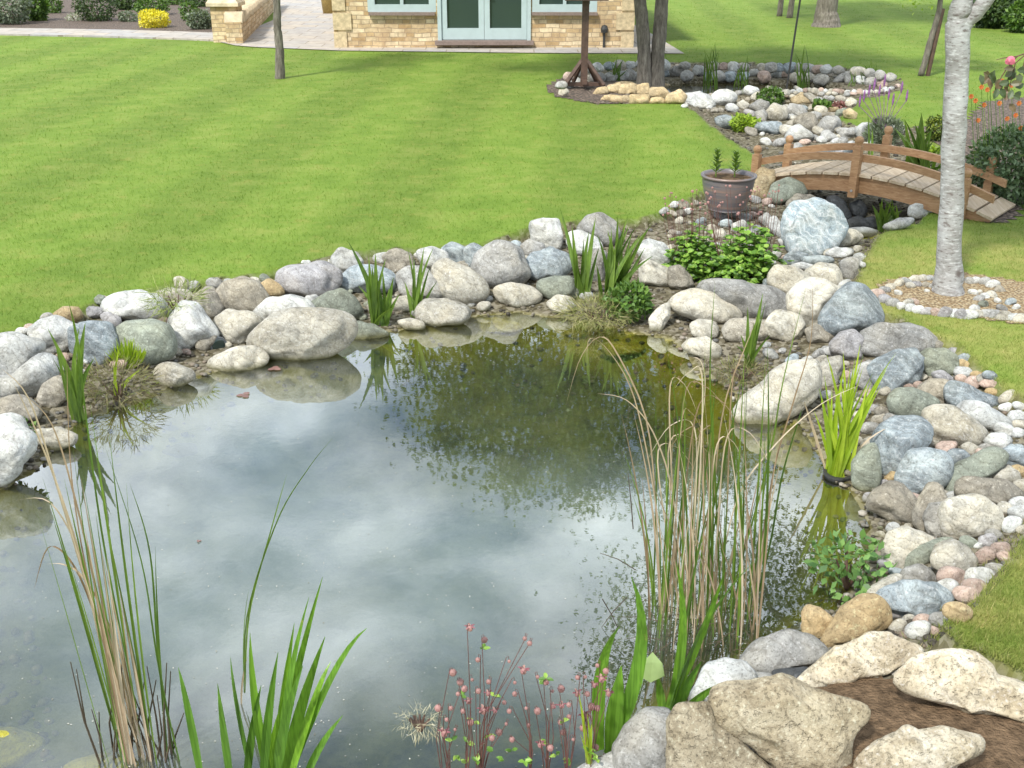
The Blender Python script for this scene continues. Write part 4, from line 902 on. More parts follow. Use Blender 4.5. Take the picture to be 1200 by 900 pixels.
wallbox(x0, wl0, -.05, wt); wallbox(wl0, wl1, -.05, wz); wallbox(wl1, dx0, -.05, wt); wallbox(dx0, dx1, -.05, dz0 - .03); wallbox(dx1, wr0, -.05, wt); wallbox(wr0, wr1, -.05, wz); wallbox(wr1, x1, -.05, wt); wallbox(x0, x1, wt, HT)
for xx in (x0 + .15, x1 - .15): mb.box((xx, HY + th + 3.4, (HT - .05) / 2), (.3, 6.8, HT + .05))
mb.box(((x0 + x1) / 2, HY + 7.2, HT / 2), (x1 - x0, .3, HT))
mb.add([(x0, HY, HT), (x1, HY, HT), ((x0 + x1) / 2, HY, HT + 1.9), (x0, HY + th, HT), (x1, HY + th, HT), ((x0 + x1) / 2, HY + th, HT + 1.9)], [(0, 1, 2), (3, 5, 4)])
mb.build('wall', rubble, house)
mb = MB(ho); xm = (x0 + x1) / 2
for s_ in (-1, 1):
    e = xm + s_ * (x1 - x0) / 2 + s_ * .3; v = [(xm, HY - .25, HT + 2.02), (e, HY - .25, HT - .1), (e, HY + 7.6, HT - .1), (xm, HY + 7.6, HT + 2.02)]
    v2 = [(a_, b_, c_ + .1) for a_, b_, c_ in v]; mb.add(v + v2, [(0, 1, 2, 3), (7, 6, 5, 4), (0, 4, 5, 1), (1, 5, 6, 2), (2, 6, 7, 3), (3, 7, 4, 0)])
mb.build('roof', simple('roof_tiles', (.16, .10, .07), .8, .3, 12), house)
def framed(name, a_, b_, z0, z1, fw, bars, glass=True, bottom=None):
    m_ = MB(ho); y = HY + .04
    m_.box(((a_ + fw / 2), y, (z0 + z1) / 2), (fw, .09, z1 - z0)); m_.box((b_ - fw / 2, y, (z0 + z1) / 2), (fw, .09, z1 - z0))
    bt_ = bottom or fw
    m_.box(((a_ + b_) / 2, y, z0 + bt_ / 2), (b_ - a_ - 2 * fw, .09, bt_)); m_.box(((a_ + b_) / 2, y, z1 - fw / 2), (b_ - a_ - 2 * fw, .09, fw))
    for bx in bars: m_.box((bx, y, (z0 + z1 + bt_ - fw) / 2), (.06, .085, z1 - z0 - fw - bt_))
    f_ = m_.build(name, framem, house)
    g_ = MB(ho); g_.box(((a_ + b_) / 2, y + .02, (z0 + z1) / 2), (b_ - a_ - fw * 1.2, .012, z1 - z0 - fw * 1.2)); g_.build('pane', glassm, f_)
    return f_
framed('window', wl0, wl1, wz, wt, .13, [(wl0 + wl1) / 2]); framed('window', wr0, wr1, wz, wt, .13, [(wr0 + wr1) / 2])
sm_ = MB(ho); sm_.box(((wl0 + wl1) / 2, HY - .03, wz - .03), (wl1 - wl0 - .04, .14, .05)); sm_.build('window_sill', sillm, house)
sm_ = MB(ho); sm_.box(((wr0 + wr1) / 2, HY - .03, wz - .03), (wr1 - wr0 + .02, .14, .05)); sm_.build('window_sill', sillm, house)
m_ = MB(ho); m_.box((dx0 + .035, HY + .03, (dz0 + wt) / 2), (.07, .14, wt - dz0)); m_.box((dx1 - .035, HY + .03, (dz0 + wt) / 2), (.07, .14, wt - dz0)); m_.box(((dx0 + dx1) / 2, HY + .03, wt - .035), (dx1 - dx0 - .14, .14, .07)); m_.build('door_frame', framem, house)
dm = (dx0 + dx1) / 2
for a_, b_ in ((dx0 + .075, dm - .003), (dm + .003, dx1 - .075)):
    d_ = framed('door', a_, b_, dz0 + .01, wt - .075, .1, [], bottom=.2)
    k_ = MB(ho); xk = b_ - .05 if b_ < dm + .01 else a_ + .05; k_.tube([(xk, HY - .02, 1.0), (xk, HY - .06, 1.0), (xk - .08 * (1 if b_ < dm + .01 else -1), HY - .06, 1.0)], .012); k_.build('handle', sillm, d_)
m_ = MB(ho); m_.box((dm, HY - .08, dz0 - .035), (dx1 - dx0 + .1, .24, .07)); m_.build('door_step', sillm, house)
qm = simple('dressed_stone', (.50, .40, .25), .85, .3, 14)
for i in range(7):
    zz = .14 + i * .34
    for xx, s_ in ((x0, 1), (x1, -1)):
        q = MB(ho); w_ = .34 if i % 2 else .24; q.box((xx + s_ * w_ / 2 - s_ * .004, HY - .004, zz), (w_, .05, .3)); q.build('quoin', qm, house)
tp = atY(708, 42, HY - .05); to = empty('garden_tap', (tp[0], HY, 0), 'black pipe with round head fixed to the house wall right of the window', 'garden tap')
k_ = MB((tp[0], HY, 0)); k_.tube([(tp[0], HY - .04, 0.02), (tp[0], HY - .04, tp[2] + .1)], .022); k_.build('pipe', simple('black_metal', (.03, .03, .03), .5, .1), to)
k_ = MB((tp[0], HY, 0)); k_.lathe([(0, -.07), (.06, -.06), (.07, 0), (.05, .06), (0, .08)], (tp[0], HY - .06, tp[2] + .12), 14); k_.build('head', bpy.data.materials['black_metal'], to)
# gate pillar and side wall
ashlar = simple('ashlar', (.56, .47, .33), .85, .25, 7, .4, .02)
pb = at(265, 50, 0); pl_ = empty('gate_pillar', pb, 'square honey stone pillar with chamfered cap ending the low garden wall', 'pillar')
k_ = MB(pb); k_.box(pb + (0, .27, .33), (.50, .5, .68)); k_.build('shaft', rubble, pl_)
k_ = MB(pb); k_.box(pb + (0, .27, .70), (.62, .62, .06)); k_.box(pb + (0, .27, .78), (.62, .62, .10), taper=.78); k_.build('cap', ashlar, pl_)
wa, wb = at(285, 51.5, 0), at(322, 12, 0); wb = wa + (wb - wa) * 1.15; wo_ = empty('garden_wall', wa, 'low honey rubble wall with tilted coping running from the pillar to the house', 'wall')
dv = (wb - wa); Lw = np.linalg.norm(dv); dv = dv / Lw; nv2 = np.array([-dv[1], dv[0], 0])
rotm = np.array([[dv[0], nv2[0], 0], [dv[1], nv2[1], 0], [0, 0, 1]])
k_ = MB(wa); k_.box(wa + dv * Lw / 2 + nv2 * .15 + (0, 0, .19), (Lw, .3, .42), rotm); k_.build('wall_face', rubble, wo_)
for i in range(int(Lw / .17)):
    k_ = MB(wa); tl = .35; rt_ = rotm @ np.array([[math.cos(tl), 0, math.sin(tl)], [0, 1, 0], [-math.sin(tl), 0, math.cos(tl)]])
    k_.box(wa + dv * (i * .17 + .1) + nv2 * .15 + (0, 0, .47 + random.uniform(-.02, .02)), (.09, .34, .2 + random.uniform(-.02, .03)), rt_); k_.build('coping_stone', ashlar, wo_)
tp = at(386, 16, 0); pt_ = MB(tp); pt_.lathe([(.0, 0), (.16, 0), (.2, .42), (.22, .45), (.19, .45), (.17, .4), (0, .4)], tp, 20)
o = pt_.build('flower_pot', simple('yellow_glaze', (.35, .25, .08), .5, .2), smooth=True); o.location = tp; tag(o, 'tall ochre pot standing by the house corner on the patio', 'plant pot')

# ------------------------------------------------------------ bird table, rod
woodd = simple('dark_wood', (.085, .05, .035), .6, .35, 18, .3, .006)
bb_ = at(684, 101, 0); bt_ = empty('bird_table', bb_, 'dark brown wooden bird table on a braced post in the mulch bed', 'bird table')
zt = float(atY(686, 1, bb_[1])[2]); k_ = MB(bb_); k_.box(bb_ + (0, 0, zt / 2), (.095, .095, zt)); k_.build('post', woodd, bt_)
for s_ in ((-1, -.4), (1, -.4), (-.5, 1), (.75, .8)):
    k_ = MB(bb_); d_ = np.array([s_[0], s_[1], 0]) / math.hypot(*s_); k_.tube([bb_ + d_ * .30 + (0, 0, .03), bb_ + d_ * .04 + (0, 0, .36)], .032, 6); k_.build('brace', woodd, bt_)
for a_ in (0, 1):
    k_ = MB(bb_); k_.box(bb_ + (0, 0, .03 + a_ * .05), (.62, .07, .05) if a_ == 0 else (.07, .5, .05)); k_.build('foot', woodd, bt_)
k_ = MB(bb_); k_.box(bb_ + (0, 0, zt + .03), (.6, .45, .03)); k_.build('tray', woodd, bt_)
for sx_ in (-1, 1):
    for sy_ in (-1, 1):
        k_ = MB(bb_); k_.box(bb_ + (sx_ * .26, sy_ * .19, zt + .2), (.03, .03, .31)); k_.build('roof_post', woodd, bt_)
k_ = MB(bb_); z_ = zt + .36; k_.add([bb_ + q_ for q_ in ((-.36, -.3, z_), (.36, -.3, z_), (.36, 0, z_ + .24), (-.36, 0, z_ + .24), (-.36, .3, z_), (.36, .3, z_))], [(0, 1, 2, 3), (3, 2, 5, 4)]); k_.build('roof', woodd, bt_)
r0, r1 = at(921, 109, -.05), None; r1 = atY(938, -2, r0[1]); r1 = r0 + (r1 - r0) * 1.25
k_ = MB(r0); side_ = np.array([.12, 0, 0]); k_.tube([r0, r1, r1 + (0.02, 0, .1), r1 + (.1, 0, .16), r1 + (.2, 0, .1), r1 + (.2, 0, .02)], .014, 6); o = k_.build('feeder_rod', bpy.data.materials['black_metal']); o.location = r0; tag(o, 'thin black metal feeder rod standing at the upper pond', 'garden rod')

# ------------------------------------------------------------ bridge
woodm, t, b, o_ = mat_new('bridge_wood'); g = nd(t, 'ShaderNodeNewGeometry'); oi = nd(t, 'ShaderNodeObjectInfo')
mpn = nd(t, 'ShaderNodeMapping'); mpn.inputs['Scale'].default_value = (3, 3, 14); t.links.new(g.outputs['Position'], mpn.inputs[0])
c = ramp(t, noise(t, mpn.outputs[0], 4, 6, .6, 1.), [(.3, (.25, .135, .065)), (.55, (.37, .215, .11)), (.75, (.47, .31, .18))]); t.links.new(c, b.inputs['Base Color']); b.inputs['Roughness'].default_value = .6; bump(t, b, noise(t, mpn.outputs[0], 14, 5), .25, .005)
deckm, t, b, o_ = mat_new('deck_wood'); g = nd(t, 'ShaderNodeNewGeometry'); oi = nd(t, 'ShaderNodeObjectInfo')
BA, BB = at(872, 216, 0), at(1163, 263, 0)
ud = BB - BA; BL = np.linalg.norm(ud); ud /= BL; wd = np.array([-ud[1], ud[0], 0]); BW = .60
mpn = nd(t, 'ShaderNodeMapping'); mpn.inputs['Rotation'].default_value = (0, 0, -math.atan2(ud[1], ud[0])); mpn.inputs['Scale'].default_value = (22, 2.2, 10); t.links.new(g.outputs['Position'], mpn.inputs[0])
c = ramp(t, noise(t, mpn.outputs[0], 1.5, 6, .6, .6), [(.3, (.42, .32, .21)), (.55, (.56, .45, .32)), (.75, (.66, .57, .44))])
hs = nd(t, 'ShaderNodeHueSaturation'); mr = nd(t, 'ShaderNodeMapRange'); mr.inputs[3].default_value = .8; mr.inputs[4].default_value = 1.12; t.links.new(oi.outputs['Random'], mr.inputs[0]); t.links.new(mr.outputs[0], hs.inputs['Value']); t.links.new(c, hs.inputs['Color'])
t.links.new(hs.outputs[0], b.inputs['Base Color']); b.inputs['Roughness'].default_value = .75; bump(t, b, noise(t, mpn.outputs[0], 5, 5), .4, .004)
def deck(t_): return .02 + 4 * .195 * t_ * (1 - t_)
def bp(t_, w_, z_): return BA + ud * (t_ * BL) + wd * w_ + np.array([0, 0, z_])
bridge = empty('wooden_bridge', BA, 'small arched wooden footbridge with low handrails over the stony stream', 'bridge')
def arcbeam(name, t0, t1, w0, w1, zlo, zhi, mat, n=22, par=None):
    k_ = MB(BA); v = []; f = []
    for i in range(n + 1):
        t_ = t0 + (t1 - t0) * i / n; z0_, z1_ = zlo(t_), zhi(t_)
        v += [bp(t_, w0, z0_), bp(t_, w1, z0_), bp(t_, w1, z1_), bp(t_, w0, z1_)]
    for i in range(n):
        a_ = i * 4
        for j in range(4): f.append((a_ + j, a_ + (j + 1) % 4, a_ + 4 + (j + 1) % 4, a_ + 4 + j))
    f += [(3, 2, 1, 0), (n * 4, n * 4 + 1, n * 4 + 2, n * 4 + 3)]; k_.add(v, f); return k_.build(name, mat, par or bridge)
for w0 in (0.03, BW - .07): arcbeam('side_beam', .02, .985, w0, w0 + .045, lambda t_: max(deck(t_) - .14, -.06), lambda t_: deck(t_) - .002, woodm)
NP = 15
for i in range(NP):
    tm = (i + .5) / NP; sl = math.atan(4 * .195 * (1 - 2 * tm) / BL); pw2 = BL / NP - .012
    e = np.array([ud[0] * math.cos(sl), ud[1] * math.cos(sl), math.sin(sl)]); nn_ = np.cross(e, wd); rt_ = np.stack([e, wd, nn_], 1)
    rt_[:, 2] *= 1 if nn_[2] > 0 else -1
    k_ = MB(BA); k_.box(bp(tm, BW / 2, deck(tm) + .011), (pw2, BW, .022), rt_); k_.build('plank', deckm, bridge)
posts = [(.05, 0, .30), (.47, 0, .33), (.885, 0, .30)]
for side in (0, 1):
    w0 = -.045 if side == 0 else BW - .02
    for tt_, _, hgt in posts:
        c0 = bp(tt_, w0 + .032, 0); base = deck(tt_) - .17 if tt_ > .2 and tt_ < .8 else -.05; top = deck(tt_) + hgt
        lean = (-.03 if tt_ < .3 else .03 if tt_ > .7 else 0)
        rz_ = np.stack([ud, wd, np.array([0, 0, 1.])], 1)
        k_ = MB(BA); k_.box(c0 + (0, 0, (base + top - .07) / 2), (.065, .065, top - .07 - base), rz_); p_ = k_.build('post', woodm, bridge)
        k_ = MB(BA); k_.lathe([(.030, top - .07), (.024, top - .062), (.034, top - .045), (.038, top - .025), (.034, top - .006), (.02, top + .008), (0, top + .012)], c0, 14); k_.build('finial', woodm, p_, smooth=True)
        for bz in (.05,):
            k_ = MB(BA); cb = c0 - wd * .036 + (0, 0, base + .06); k_.tube([cb, cb - wd * .006], .011, 8); k_.build('bolt', simple('zinc', (.6, .6, .6), .4, .1, metal=.8) if 'zinc' not in bpy.data.materials else bpy.data.materials['zinc'], p_)
    wr_ = .022 if side == 0 else BW - .060
    arcbeam('handrail', .055, .985 if side == 0 else .955, wr_, wr_ + .035, lambda t_: deck(t_) + .125, lambda t_: deck(t_) + .185, woodm)
# ------------------------------------------------------------ planter
m, t, b, o_ = mat_new('glazed_pot'); g = nd(t, 'ShaderNodeNewGeometry'); sx = nd(t, 'ShaderNodeSeparateXYZ'); t.links.new(g.outputs['Position'], sx.inputs[0])
mpn = nd(t, 'ShaderNodeMapping'); mpn.inputs['Scale'].default_value = (1.2, 1.2, 16); t.links.new(g.outputs['Position'], mpn.inputs[0])
c = ramp(t, noise(t, mpn.outputs[0], 2, 4, .6), [(.35, (.11, .11, .13)), (.52, (.17, .145, .14)), (.68, (.25, .17, .14))]); t.links.new(c, b.inputs['Base Color']); b.inputs['Roughness'].default_value = .35
pc = at(851, 244, 0); m_ = ((pc - CAM) @ FW) / F; rr0 = 31 * m_
pot = empty('glazed_planter', pc, 'round glazed blue-brown ribbed planter standing at the left end of the bridge', 'planter')
ph = float(atY(851, 204, pc[1])[2]); k_ = MB(pc); prof = [(0, .0), (rr0 * .68, .0)]
for i in range(25):
    u = i / 24; prof.append((rr0 * (.68 + .30 * math.sin(u * 1.45)) * (1 + .008 * math.sin(u * 60)), u * ph * .92))
prof += [(rr0 * 1.03, ph * .93), (rr0 * 1.04, ph * .99), (rr0 * .98, ph), (rr0 * .92, ph * .98), (rr0 * .9, ph * .86)]
k_.lathe(prof, pc, 40); k_.build('pot', m, pot, smooth=True)
k_ = MB(pc); k_.lathe([(0, ph * .88), (rr0 * .91, ph * .87)], pc, 24); k_.build('compost', soilm, pot)
# ------------------------------------------------------------ trees
barkd, t, b, o_ = mat_new('grey_bark'); g = nd(t, 'ShaderNodeNewGeometry'); mpn = nd(t, 'ShaderNodeMapping'); mpn.inputs['Scale'].default_value = (1, 1, .22); t.links.new(g.outputs['Position'], mpn.inputs[0])
n_ = noise(t, mpn.outputs[0], 28, 6, .7, .5); t.links.new(ramp(t, n_, [(.3, (.06, .05, .04)), (.55, (.19, .17, .14)), (.75, (.32, .30, .25))]), b.inputs['Base Color']); b.inputs['Roughness'].default_value = .9; bump(t, b, n_, 1., .03)
birchm, t, b, o_ = mat_new('birch_bark'); g = nd(t, 'ShaderNodeNewGeometry'); mpn = nd(t, 'ShaderNodeMapping'); mpn.inputs['Scale'].default_value = (1, 1, 3.6); t.links.new(g.outputs['Position'], mpn.inputs[0])
n1_ = noise(t, mpn.outputs[0], 7, 6, .7, .3); n2_ = noise(t, mpn.outputs[0], 22, 4, .6); n3_ = noise(t, g.outputs['Position'], 5, 4)
c = ramp(t, n3_, [(.3, (.20, .195, .18)), (.5, (.31, .31, .30)), (.72, (.44, .45, .45))]); c = mixc(t, ramp(t, n1_, [(.5, 0.), (.62, .55)]), c, (.24, .22, .21)); c = mixc(t, ramp(t, n2_, [(.57, 0.), (.64, .9)]), c, (.12, .10, .09)); c = mixc(t, ramp(t, n2_, [(.34, .6), (.45, 0.)]), c, (.60, .61, .61))
vd = nd(t, 'ShaderNodeVectorMath', operation='DISTANCE'); t.links.new(g.outputs['Position'], vd.inputs[0])
bb = at(1113, 343, 0)
sp = atY(1107, 307, bb[1] - .10); vd.inputs[1].default_value = tuple(sp); c = mixc(t, ramp(t, vd.outputs['Value'], [(.012, .9), (.03, 0.)]), c, (.20, .06, .03))
vd2 = nd(t, 'ShaderNodeVectorMath', operation='DISTANCE'); t.links.new(g.outputs['Position'], vd2.inputs[0]); vd2.inputs[1].default_value = tuple(atY(1124, 321, bb[1] - .08)); c = mixc(t, ramp(t, vd2.outputs['Value'], [(.012, .9), (.03, 0.)]), c, (.10, .08, .07))
t.links.new(c, b.inputs['Base Color']); b.inputs['Roughness'].default_value = .75; bump(t, b, n1_, .6, .012)
def crown(name, c0, rad, nclump, per, leafsz, mat, parent, org, seed, spread=.32, zmin=None):
    r = np.random.default_rng(seed); d = r.normal(size=(nclump, 3)); d /= np.linalg.norm(d, axis=1, keepdims=True); cc = np.array(c0) + d * (r.uniform(.25, 1, (nclump, 1)) ** .5) * np.array(rad)
    pts = (cc[:, None, :] + r.normal(size=(nclump, per, 3)) * spread * r.uniform(.5, 1.2, (nclump, 1, 1))).reshape(-1, 3)
    if zmin is not None: pts = pts[pts[:, 2] > zmin]
    n = len(pts); dd = r.normal(size=(n, 3)); dd[:, 2] -= .5; nn = r.normal(size=(n, 3)); nn[:, 2] += 1
    o = cloud_mesh(name, pts, dd, nn, leafsz * r.uniform(.7, 1.3, n), leafsz * .7 * r.uniform(.7, 1.2, n), mat, parent, org); return cc, o
def trunk_mesh(k_, pts, rads, seed=1, n=16, amp=.06):
    P = [np.array(p, float) for p in pts]; Q = []; Rr = []; m_ = 7
    for i in range(len(P) - 1):
        for j in range(m_):
            u = j / m_; Q.append(P[i] * (1 - u) + P[i + 1] * u); Rr.append(rads[i] * (1 - u) + rads[i + 1] * u)
    Q.append(P[-1]); Rr.append(rads[-1]); r = np.random.default_rng(seed)
    Q = [q_ + r.normal(size=3) * min(.004, Rr[i] * .05) * np.array([1, 1, 0]) * (i > 0) for i, q_ in enumerate(Q)]; Rr = [x * (1 + r.uniform(-amp, amp) * min(1, .06 / x)) for x in Rr]
    k_.tube(Q, Rr, n)
def tree(name, base, label, trunks, crown_c, crown_r, mats, nclump=60, per=260, leafsz=.07, seed=1, zmin=None, spread=.32, limbs=14, cat='tree', group=None, bark=None):
    root = empty(name, base, label, cat, group); k_ = MB(base)
    for pts, rads in trunks: trunk_mesh(k_, pts, rads, seed)
    r = np.random.default_rng(seed + 5)
    cc, o = crown('crown', crown_c, crown_r, nclump, per, leafsz, mats, root, base, seed, spread, zmin)
    k2 = MB(base); tops = [np.array(tr__[0][-1]) for tr__ in trunks]
    for i in range(min(limbs, len(cc))):
        tp_ = tops[i % len(tops)]; e = cc[i]
        if zmin is not None and e[2] < zmin + .1: continue
        mid = tp_ * .5 + e * .5 + r.normal(size=3) * .12 + (0, 0, .1)
        k2.tube([tp_ - (0, 0, .25), mid, e], [.04 * crown_r[0] / 1.6, .02 * crown_r[0] / 1.6, .006], 6)
    k_.build('trunk', bark or barkd, root, smooth=True)
    if k2.n: k2.build('limbs', bark or barkd, root, smooth=True)
    return root
leafg = leafmat('tree_leaf', [(.03, .07, .012), (.06, .11, .02), (.10, .16, .03)])
leafl = leafmat('light_leaf', [(.14, .24, .02), (.22, .34, .03), (.32, .42, .05)])
birchl = leafmat('birch_leaf', [(.05, .10, .02), (.09, .15, .03), (.13, .2, .04)])
def V3(*a): return np.array(a, float)
bt1 = atY(1127, 0, bb[1]); fk = atY(1123, 28, bb[1]); brr = atY(1158, -2, bb[1] - .05)
tree('birch_tree', bb, 'white-barked birch rising from the pebble ring at the right', [([bb + (0, 0, -.1), atY(1113, 300, bb[1]), atY(1118, 150, bb[1]), fk, bt1, bt1 + (.05, 0, 1.2)], [.108, .076, .069, .069, .058, .04]), ([fk - (0, 0, .06), brr, brr + (.3, -.1, .7)], [.045, .042, .03])],
     V3(2.25, 7.3, 3.1), (1.6, 1.4, 1.3), birchl, 90, 330, .038, 11, 1.86, .22, 40, bark=birchm)
fb = at(765, 99, 0); k0 = .0
tree('forked_tree', fb, 'grey double-trunked tree growing behind the low block wall', [([fb + (-.12, 0, -.1), atY(755, 60, fb[1]), atY(750, -2, fb[1]), atY(740, -120, fb[1])], [.12, .095, .09, .08]), ([fb + (.06, .04, -.1), atY(771, 60, fb[1] + .05), atY(776, -2, fb[1] + .05), atY(790, -120, fb[1])], [.12, .10, .095, .08])],
     V3(1.55, fb[1] - .3, 4.3), (3.2, 2., 2.3), leafg, 150, 270, .085, 21, 2.05, .34, 30)
sb = at(328, 92, 0)
tree('slim_tree', sb, 'slim young tree standing alone on the lawn at left', [([sb + (0, 0, -.05), atY(328, 60, sb[1]), atY(325, 30, sb[1]), atY(324, -20, sb[1])], [.08, .065, .058, .05])], V3(sb[0], sb[1], 3.4), (.9, .9, 1.4), leafl, 40, 120, .06, 31, 2.0, .2, 12)
ob = at(968, 31, 0)
tree('oak_tree', ob, 'thick dark trunk of a mature tree far across the lawn', [([ob + (0, 0, -.1), ob + (0, 0, .08), atY(968, 14, ob[1]), atY(972, -10, ob[1]), ob + (.1, 0, 4.2)], [.36, .30, .24, .22, .18])], ob + V3(0, 0, 7.0), (3.4, 3.2, 2.4), leafg, 80, 220, .14, 41, 4.2, .5, 20)
for i, (x_, y_) in enumerate(((913, 19), (925, 21))):
    q_ = at(x_, y_, 0); tree('thin_tree', q_, ['pale thin tree trunk behind the rod, left one of the pair', 'darker thin tree trunk behind the rod, right one of the pair'][i], [([q_ + (0, 0, -.05), q_ + (.05, 0, 1.), q_ + (.12, 0, 3.4)], [.075, .06, .04])], q_ + V3(.1, 0, 4.6), (1.1, 1.1, 1.4), leafl, 26, 80, .1, 51 + i, 3.2, .3, 8, group='thin trees beside the oak')
l0, l1 = at(1079, 89, 0), at(1087, 89, 0)
tree('leaning_tree', l0, 'young leaning tree tied to a stake, right of the upper pond', [([l0, atY(1090, 50, l0[1]), atY(1101, 12, l0[1]), atY(1106, -40, l0[1])], [.05, .045, .04, .03])], atY(1103, -75, l0[1]), (.9, .8, .72), leafl, 34, 110, .06, 61, float(atY(1100, 24, l0[1])[2]), .17, 10)
k_ = MB(l1); k_.tube([l1, atY(1105, 10, l1[1])], .035, 8); o = k_.build('tree_stake', woodd); o.location = l1; tag(o, 'round wooden stake leaning against the young tied tree', 'tree stake')

# ------------------------------------------------------------ shrubs as leaf masses
def shrub(name, label, px, py, wpx, hpx, cols, n, leafsz, seed, cat='shrub', z0=0.0, up=0.0, asp=.6, group=None, trans=.25, flowers=None, narrow=.6, depth=None, mat=None, hollow=.3):
    b0 = at(px, py, z0); b0[2] = gz(b0[0], b0[1]) if z0 == 0 else z0; m_ = ((b0 - CAM) @ FW) / F; w_ = wpx * m_ / 2; h_ = hpx * m_ * 1.02
    r = np.random.default_rng(seed); u = r.uniform(hollow, 1, n) ** (1 / 2.2); d = r.normal(size=(n, 3)); d /= np.linalg.norm(d, axis=1, keepdims=True)
    lump = 1 + .22 * fourier(10, 2.6, seed)(d); dp = depth if depth else w_ * .85
    pts = b0 + V3(0, 0, h_ * .5) + d * (u * lump)[:, None] * V3(w_, dp, h_ * .52); pts[:, 2] = np.maximum(pts[:, 2], b0[2] + .004)
    dd = d * .8 + r.normal(size=(n, 3)) * .6 + V3(0, 0, up); nn = d + r.normal(size=(n, 3)) * .5 + V3(0, 0, .6)
    root = empty(name, b0, label, cat, group); mt = mat or leafmat(name + '_leaf', cols, trans)
    cloud_mesh('foliage', pts, dd, nn, leafsz * r.uniform(.6, 1.3, n), leafsz * narrow * r.uniform(.7, 1.2, n), mt, root, b0)
    k_ = MB(b0)
    for i in range(7):
        a = r.uniform(0, 6.28); k_.tube([b0 + (0, 0, -.01), b0 + V3(math.cos(a) * w_ * .4, math.sin(a) * w_ * .3, h_ * .6)], [.008, .003], 5)
    k_.build('stems', woodd, root)
    return root, b0, m_, w_, h_
DG = [(.02, .045, .012), (.045, .085, .02), (.08, .13, .03)]; MG = [(.04, .09, .015), (.08, .16, .025), (.14, .24, .04)]; LG = [(.14, .24, .02), (.26, .38, .03), (.36, .48, .05)]; GG = [(.09, .12, .08), (.15, .19, .12), (.22, .26, .18)]
YG = [(.50, .46, .02), (.68, .60, .03), (.80, .70, .06)]
for a in [('grey-green feathery shrub at the photo\'s top left corner', 12, 29, 52, 34, GG, 1500, .09), ('spiky upright green shrub right of the corner feathery one', 44, 25, 26, 32, MG, 900, .12), ('small bright green shrub beside the spiky one', 64, 16, 18, 18, MG, 500, .08),
          ('clipped dark green round shrub, largest in the border', 115, 25, 48, 34, DG, 2600, .06), ('dark green shrub behind the path near the clipped one', 150, 12, 30, 18, DG, 1200, .08), ('loose green shrub behind the yellow one', 180, 18, 38, 22, MG, 1100, .08),
          ('low grey-green shrub left of the yellow one', 150, 26, 22, 12, GG, 500, .06), ('dense dark shrub at the top edge behind the pillar', 245, 8, 46, 16, DG, 1200, .08), ('mid green shrub left of the pillar', 224, 25, 22, 20, MG, 700, .07), ('grey-green lavender-like shrub against the pillar', 236, 35, 30, 22, GG, 1200, .07), ('low shrub with white blossom in the bark bed', 88, 25, 20, 9, [(.2, .25, .15), (.6, .6, .55)], 260, .05), ('green shrub at the top edge above the path', 210, 6, 30, 12, MG, 600, .08)]:
    shrub('border_shrub', *a, seed=int(a[1]) + 3, group='shrubs in the border behind the path')
shrub('golden_shrub', 'bright golden yellow rounded shrub beside the path', 182, 33, 37, 19, YG, 2600, .045, 77)
shrub('dark_shrub', 'dark rounded bush at the far right beyond the lawn', 1160, 33, 46, 32, DG, 1800, .11, 81); shrub('dark_shrub', 'greyer bush cut by the top right corner', 1200, 38, 44, 36, MG, 1500, .11, 82)
shrub('dark_shrub', 'dark bush at the top edge behind the birch fork', 1180, 10, 70, 16, DG, 1200, .14, 83)
shrub('lime_perennial', 'lime green leafy plant between the upper stream boulders', 872, 144, 32, 17, LG, 900, .05, 84, 'plant')
shrub('leafy_perennial', 'green rounded plant at the foot of the feeder rod', 903, 114, 30, 18, MG, 800, .05, 85, 'plant')
shrub('low_perennial', 'low spiky green plant by the upper pond pebbles', 963, 121, 20, 10, MG, 300, .06, 86, 'plant', up=1.); shrub('heather_plant', 'low dusky pink plant by the upper pond pebbles', 985, 120, 20, 7, [(.2, .08, .08), (.3, .14, .12)], 300, .04, 87, 'plant')
shrub('boxwood_shrub', 'small dark yellow-tipped shrub behind the birch', 1097, 165, 28, 26, [(.03, .06, .01), (.07, .12, .02), (.3, .34, .04)], 1400, .035, 88); shrub('low_perennial', 'low lime plant beside the small dark shrub', 1085, 178, 26, 12, LG, 300, .05, 89, 'plant')
shrub('flowering_bush', 'large blue-green bush with orange flowers right of the birch', 1182, 236, 100, 88, [(.07, .12, .05), (.13, .20, .10), (.22, .30, .17)], 4200, .05, 90)
root, b0, m_, w_, h_ = shrub('lavender_bush', 'grey lavender bush with purple spikes behind the bridge', 1035, 160, 44, 30, GG, 2600, .055, 91, up=.8, narrow=.2)
purp = simple('lavender_flower', (.22, .09, .24), .7, .4, 40, 0)
for (x_, y_) in ((1012, 118), (1024, 105), (1030, 112), (1036, 100), (1041, 116), (1056, 108), (1018, 112), (1046, 122), (1062, 118), (1007, 124)):
    e = atY(x_, y_, b0[1] + random.uniform(-.1, .1)); k_ = MB(b0); k_.tube([b0 + (0, 0, .15), (b0 + e) / 2 + (0, 0, .08), e], [.004, .003, .003], 4); k_.tube([e - (0, 0, .01), e + (0, 0, .03), e + (0, 0, .09), e + (0, 0, .12)], [.005, .012, .010, .003], 6); k_.build('flower_spike', purp, root)
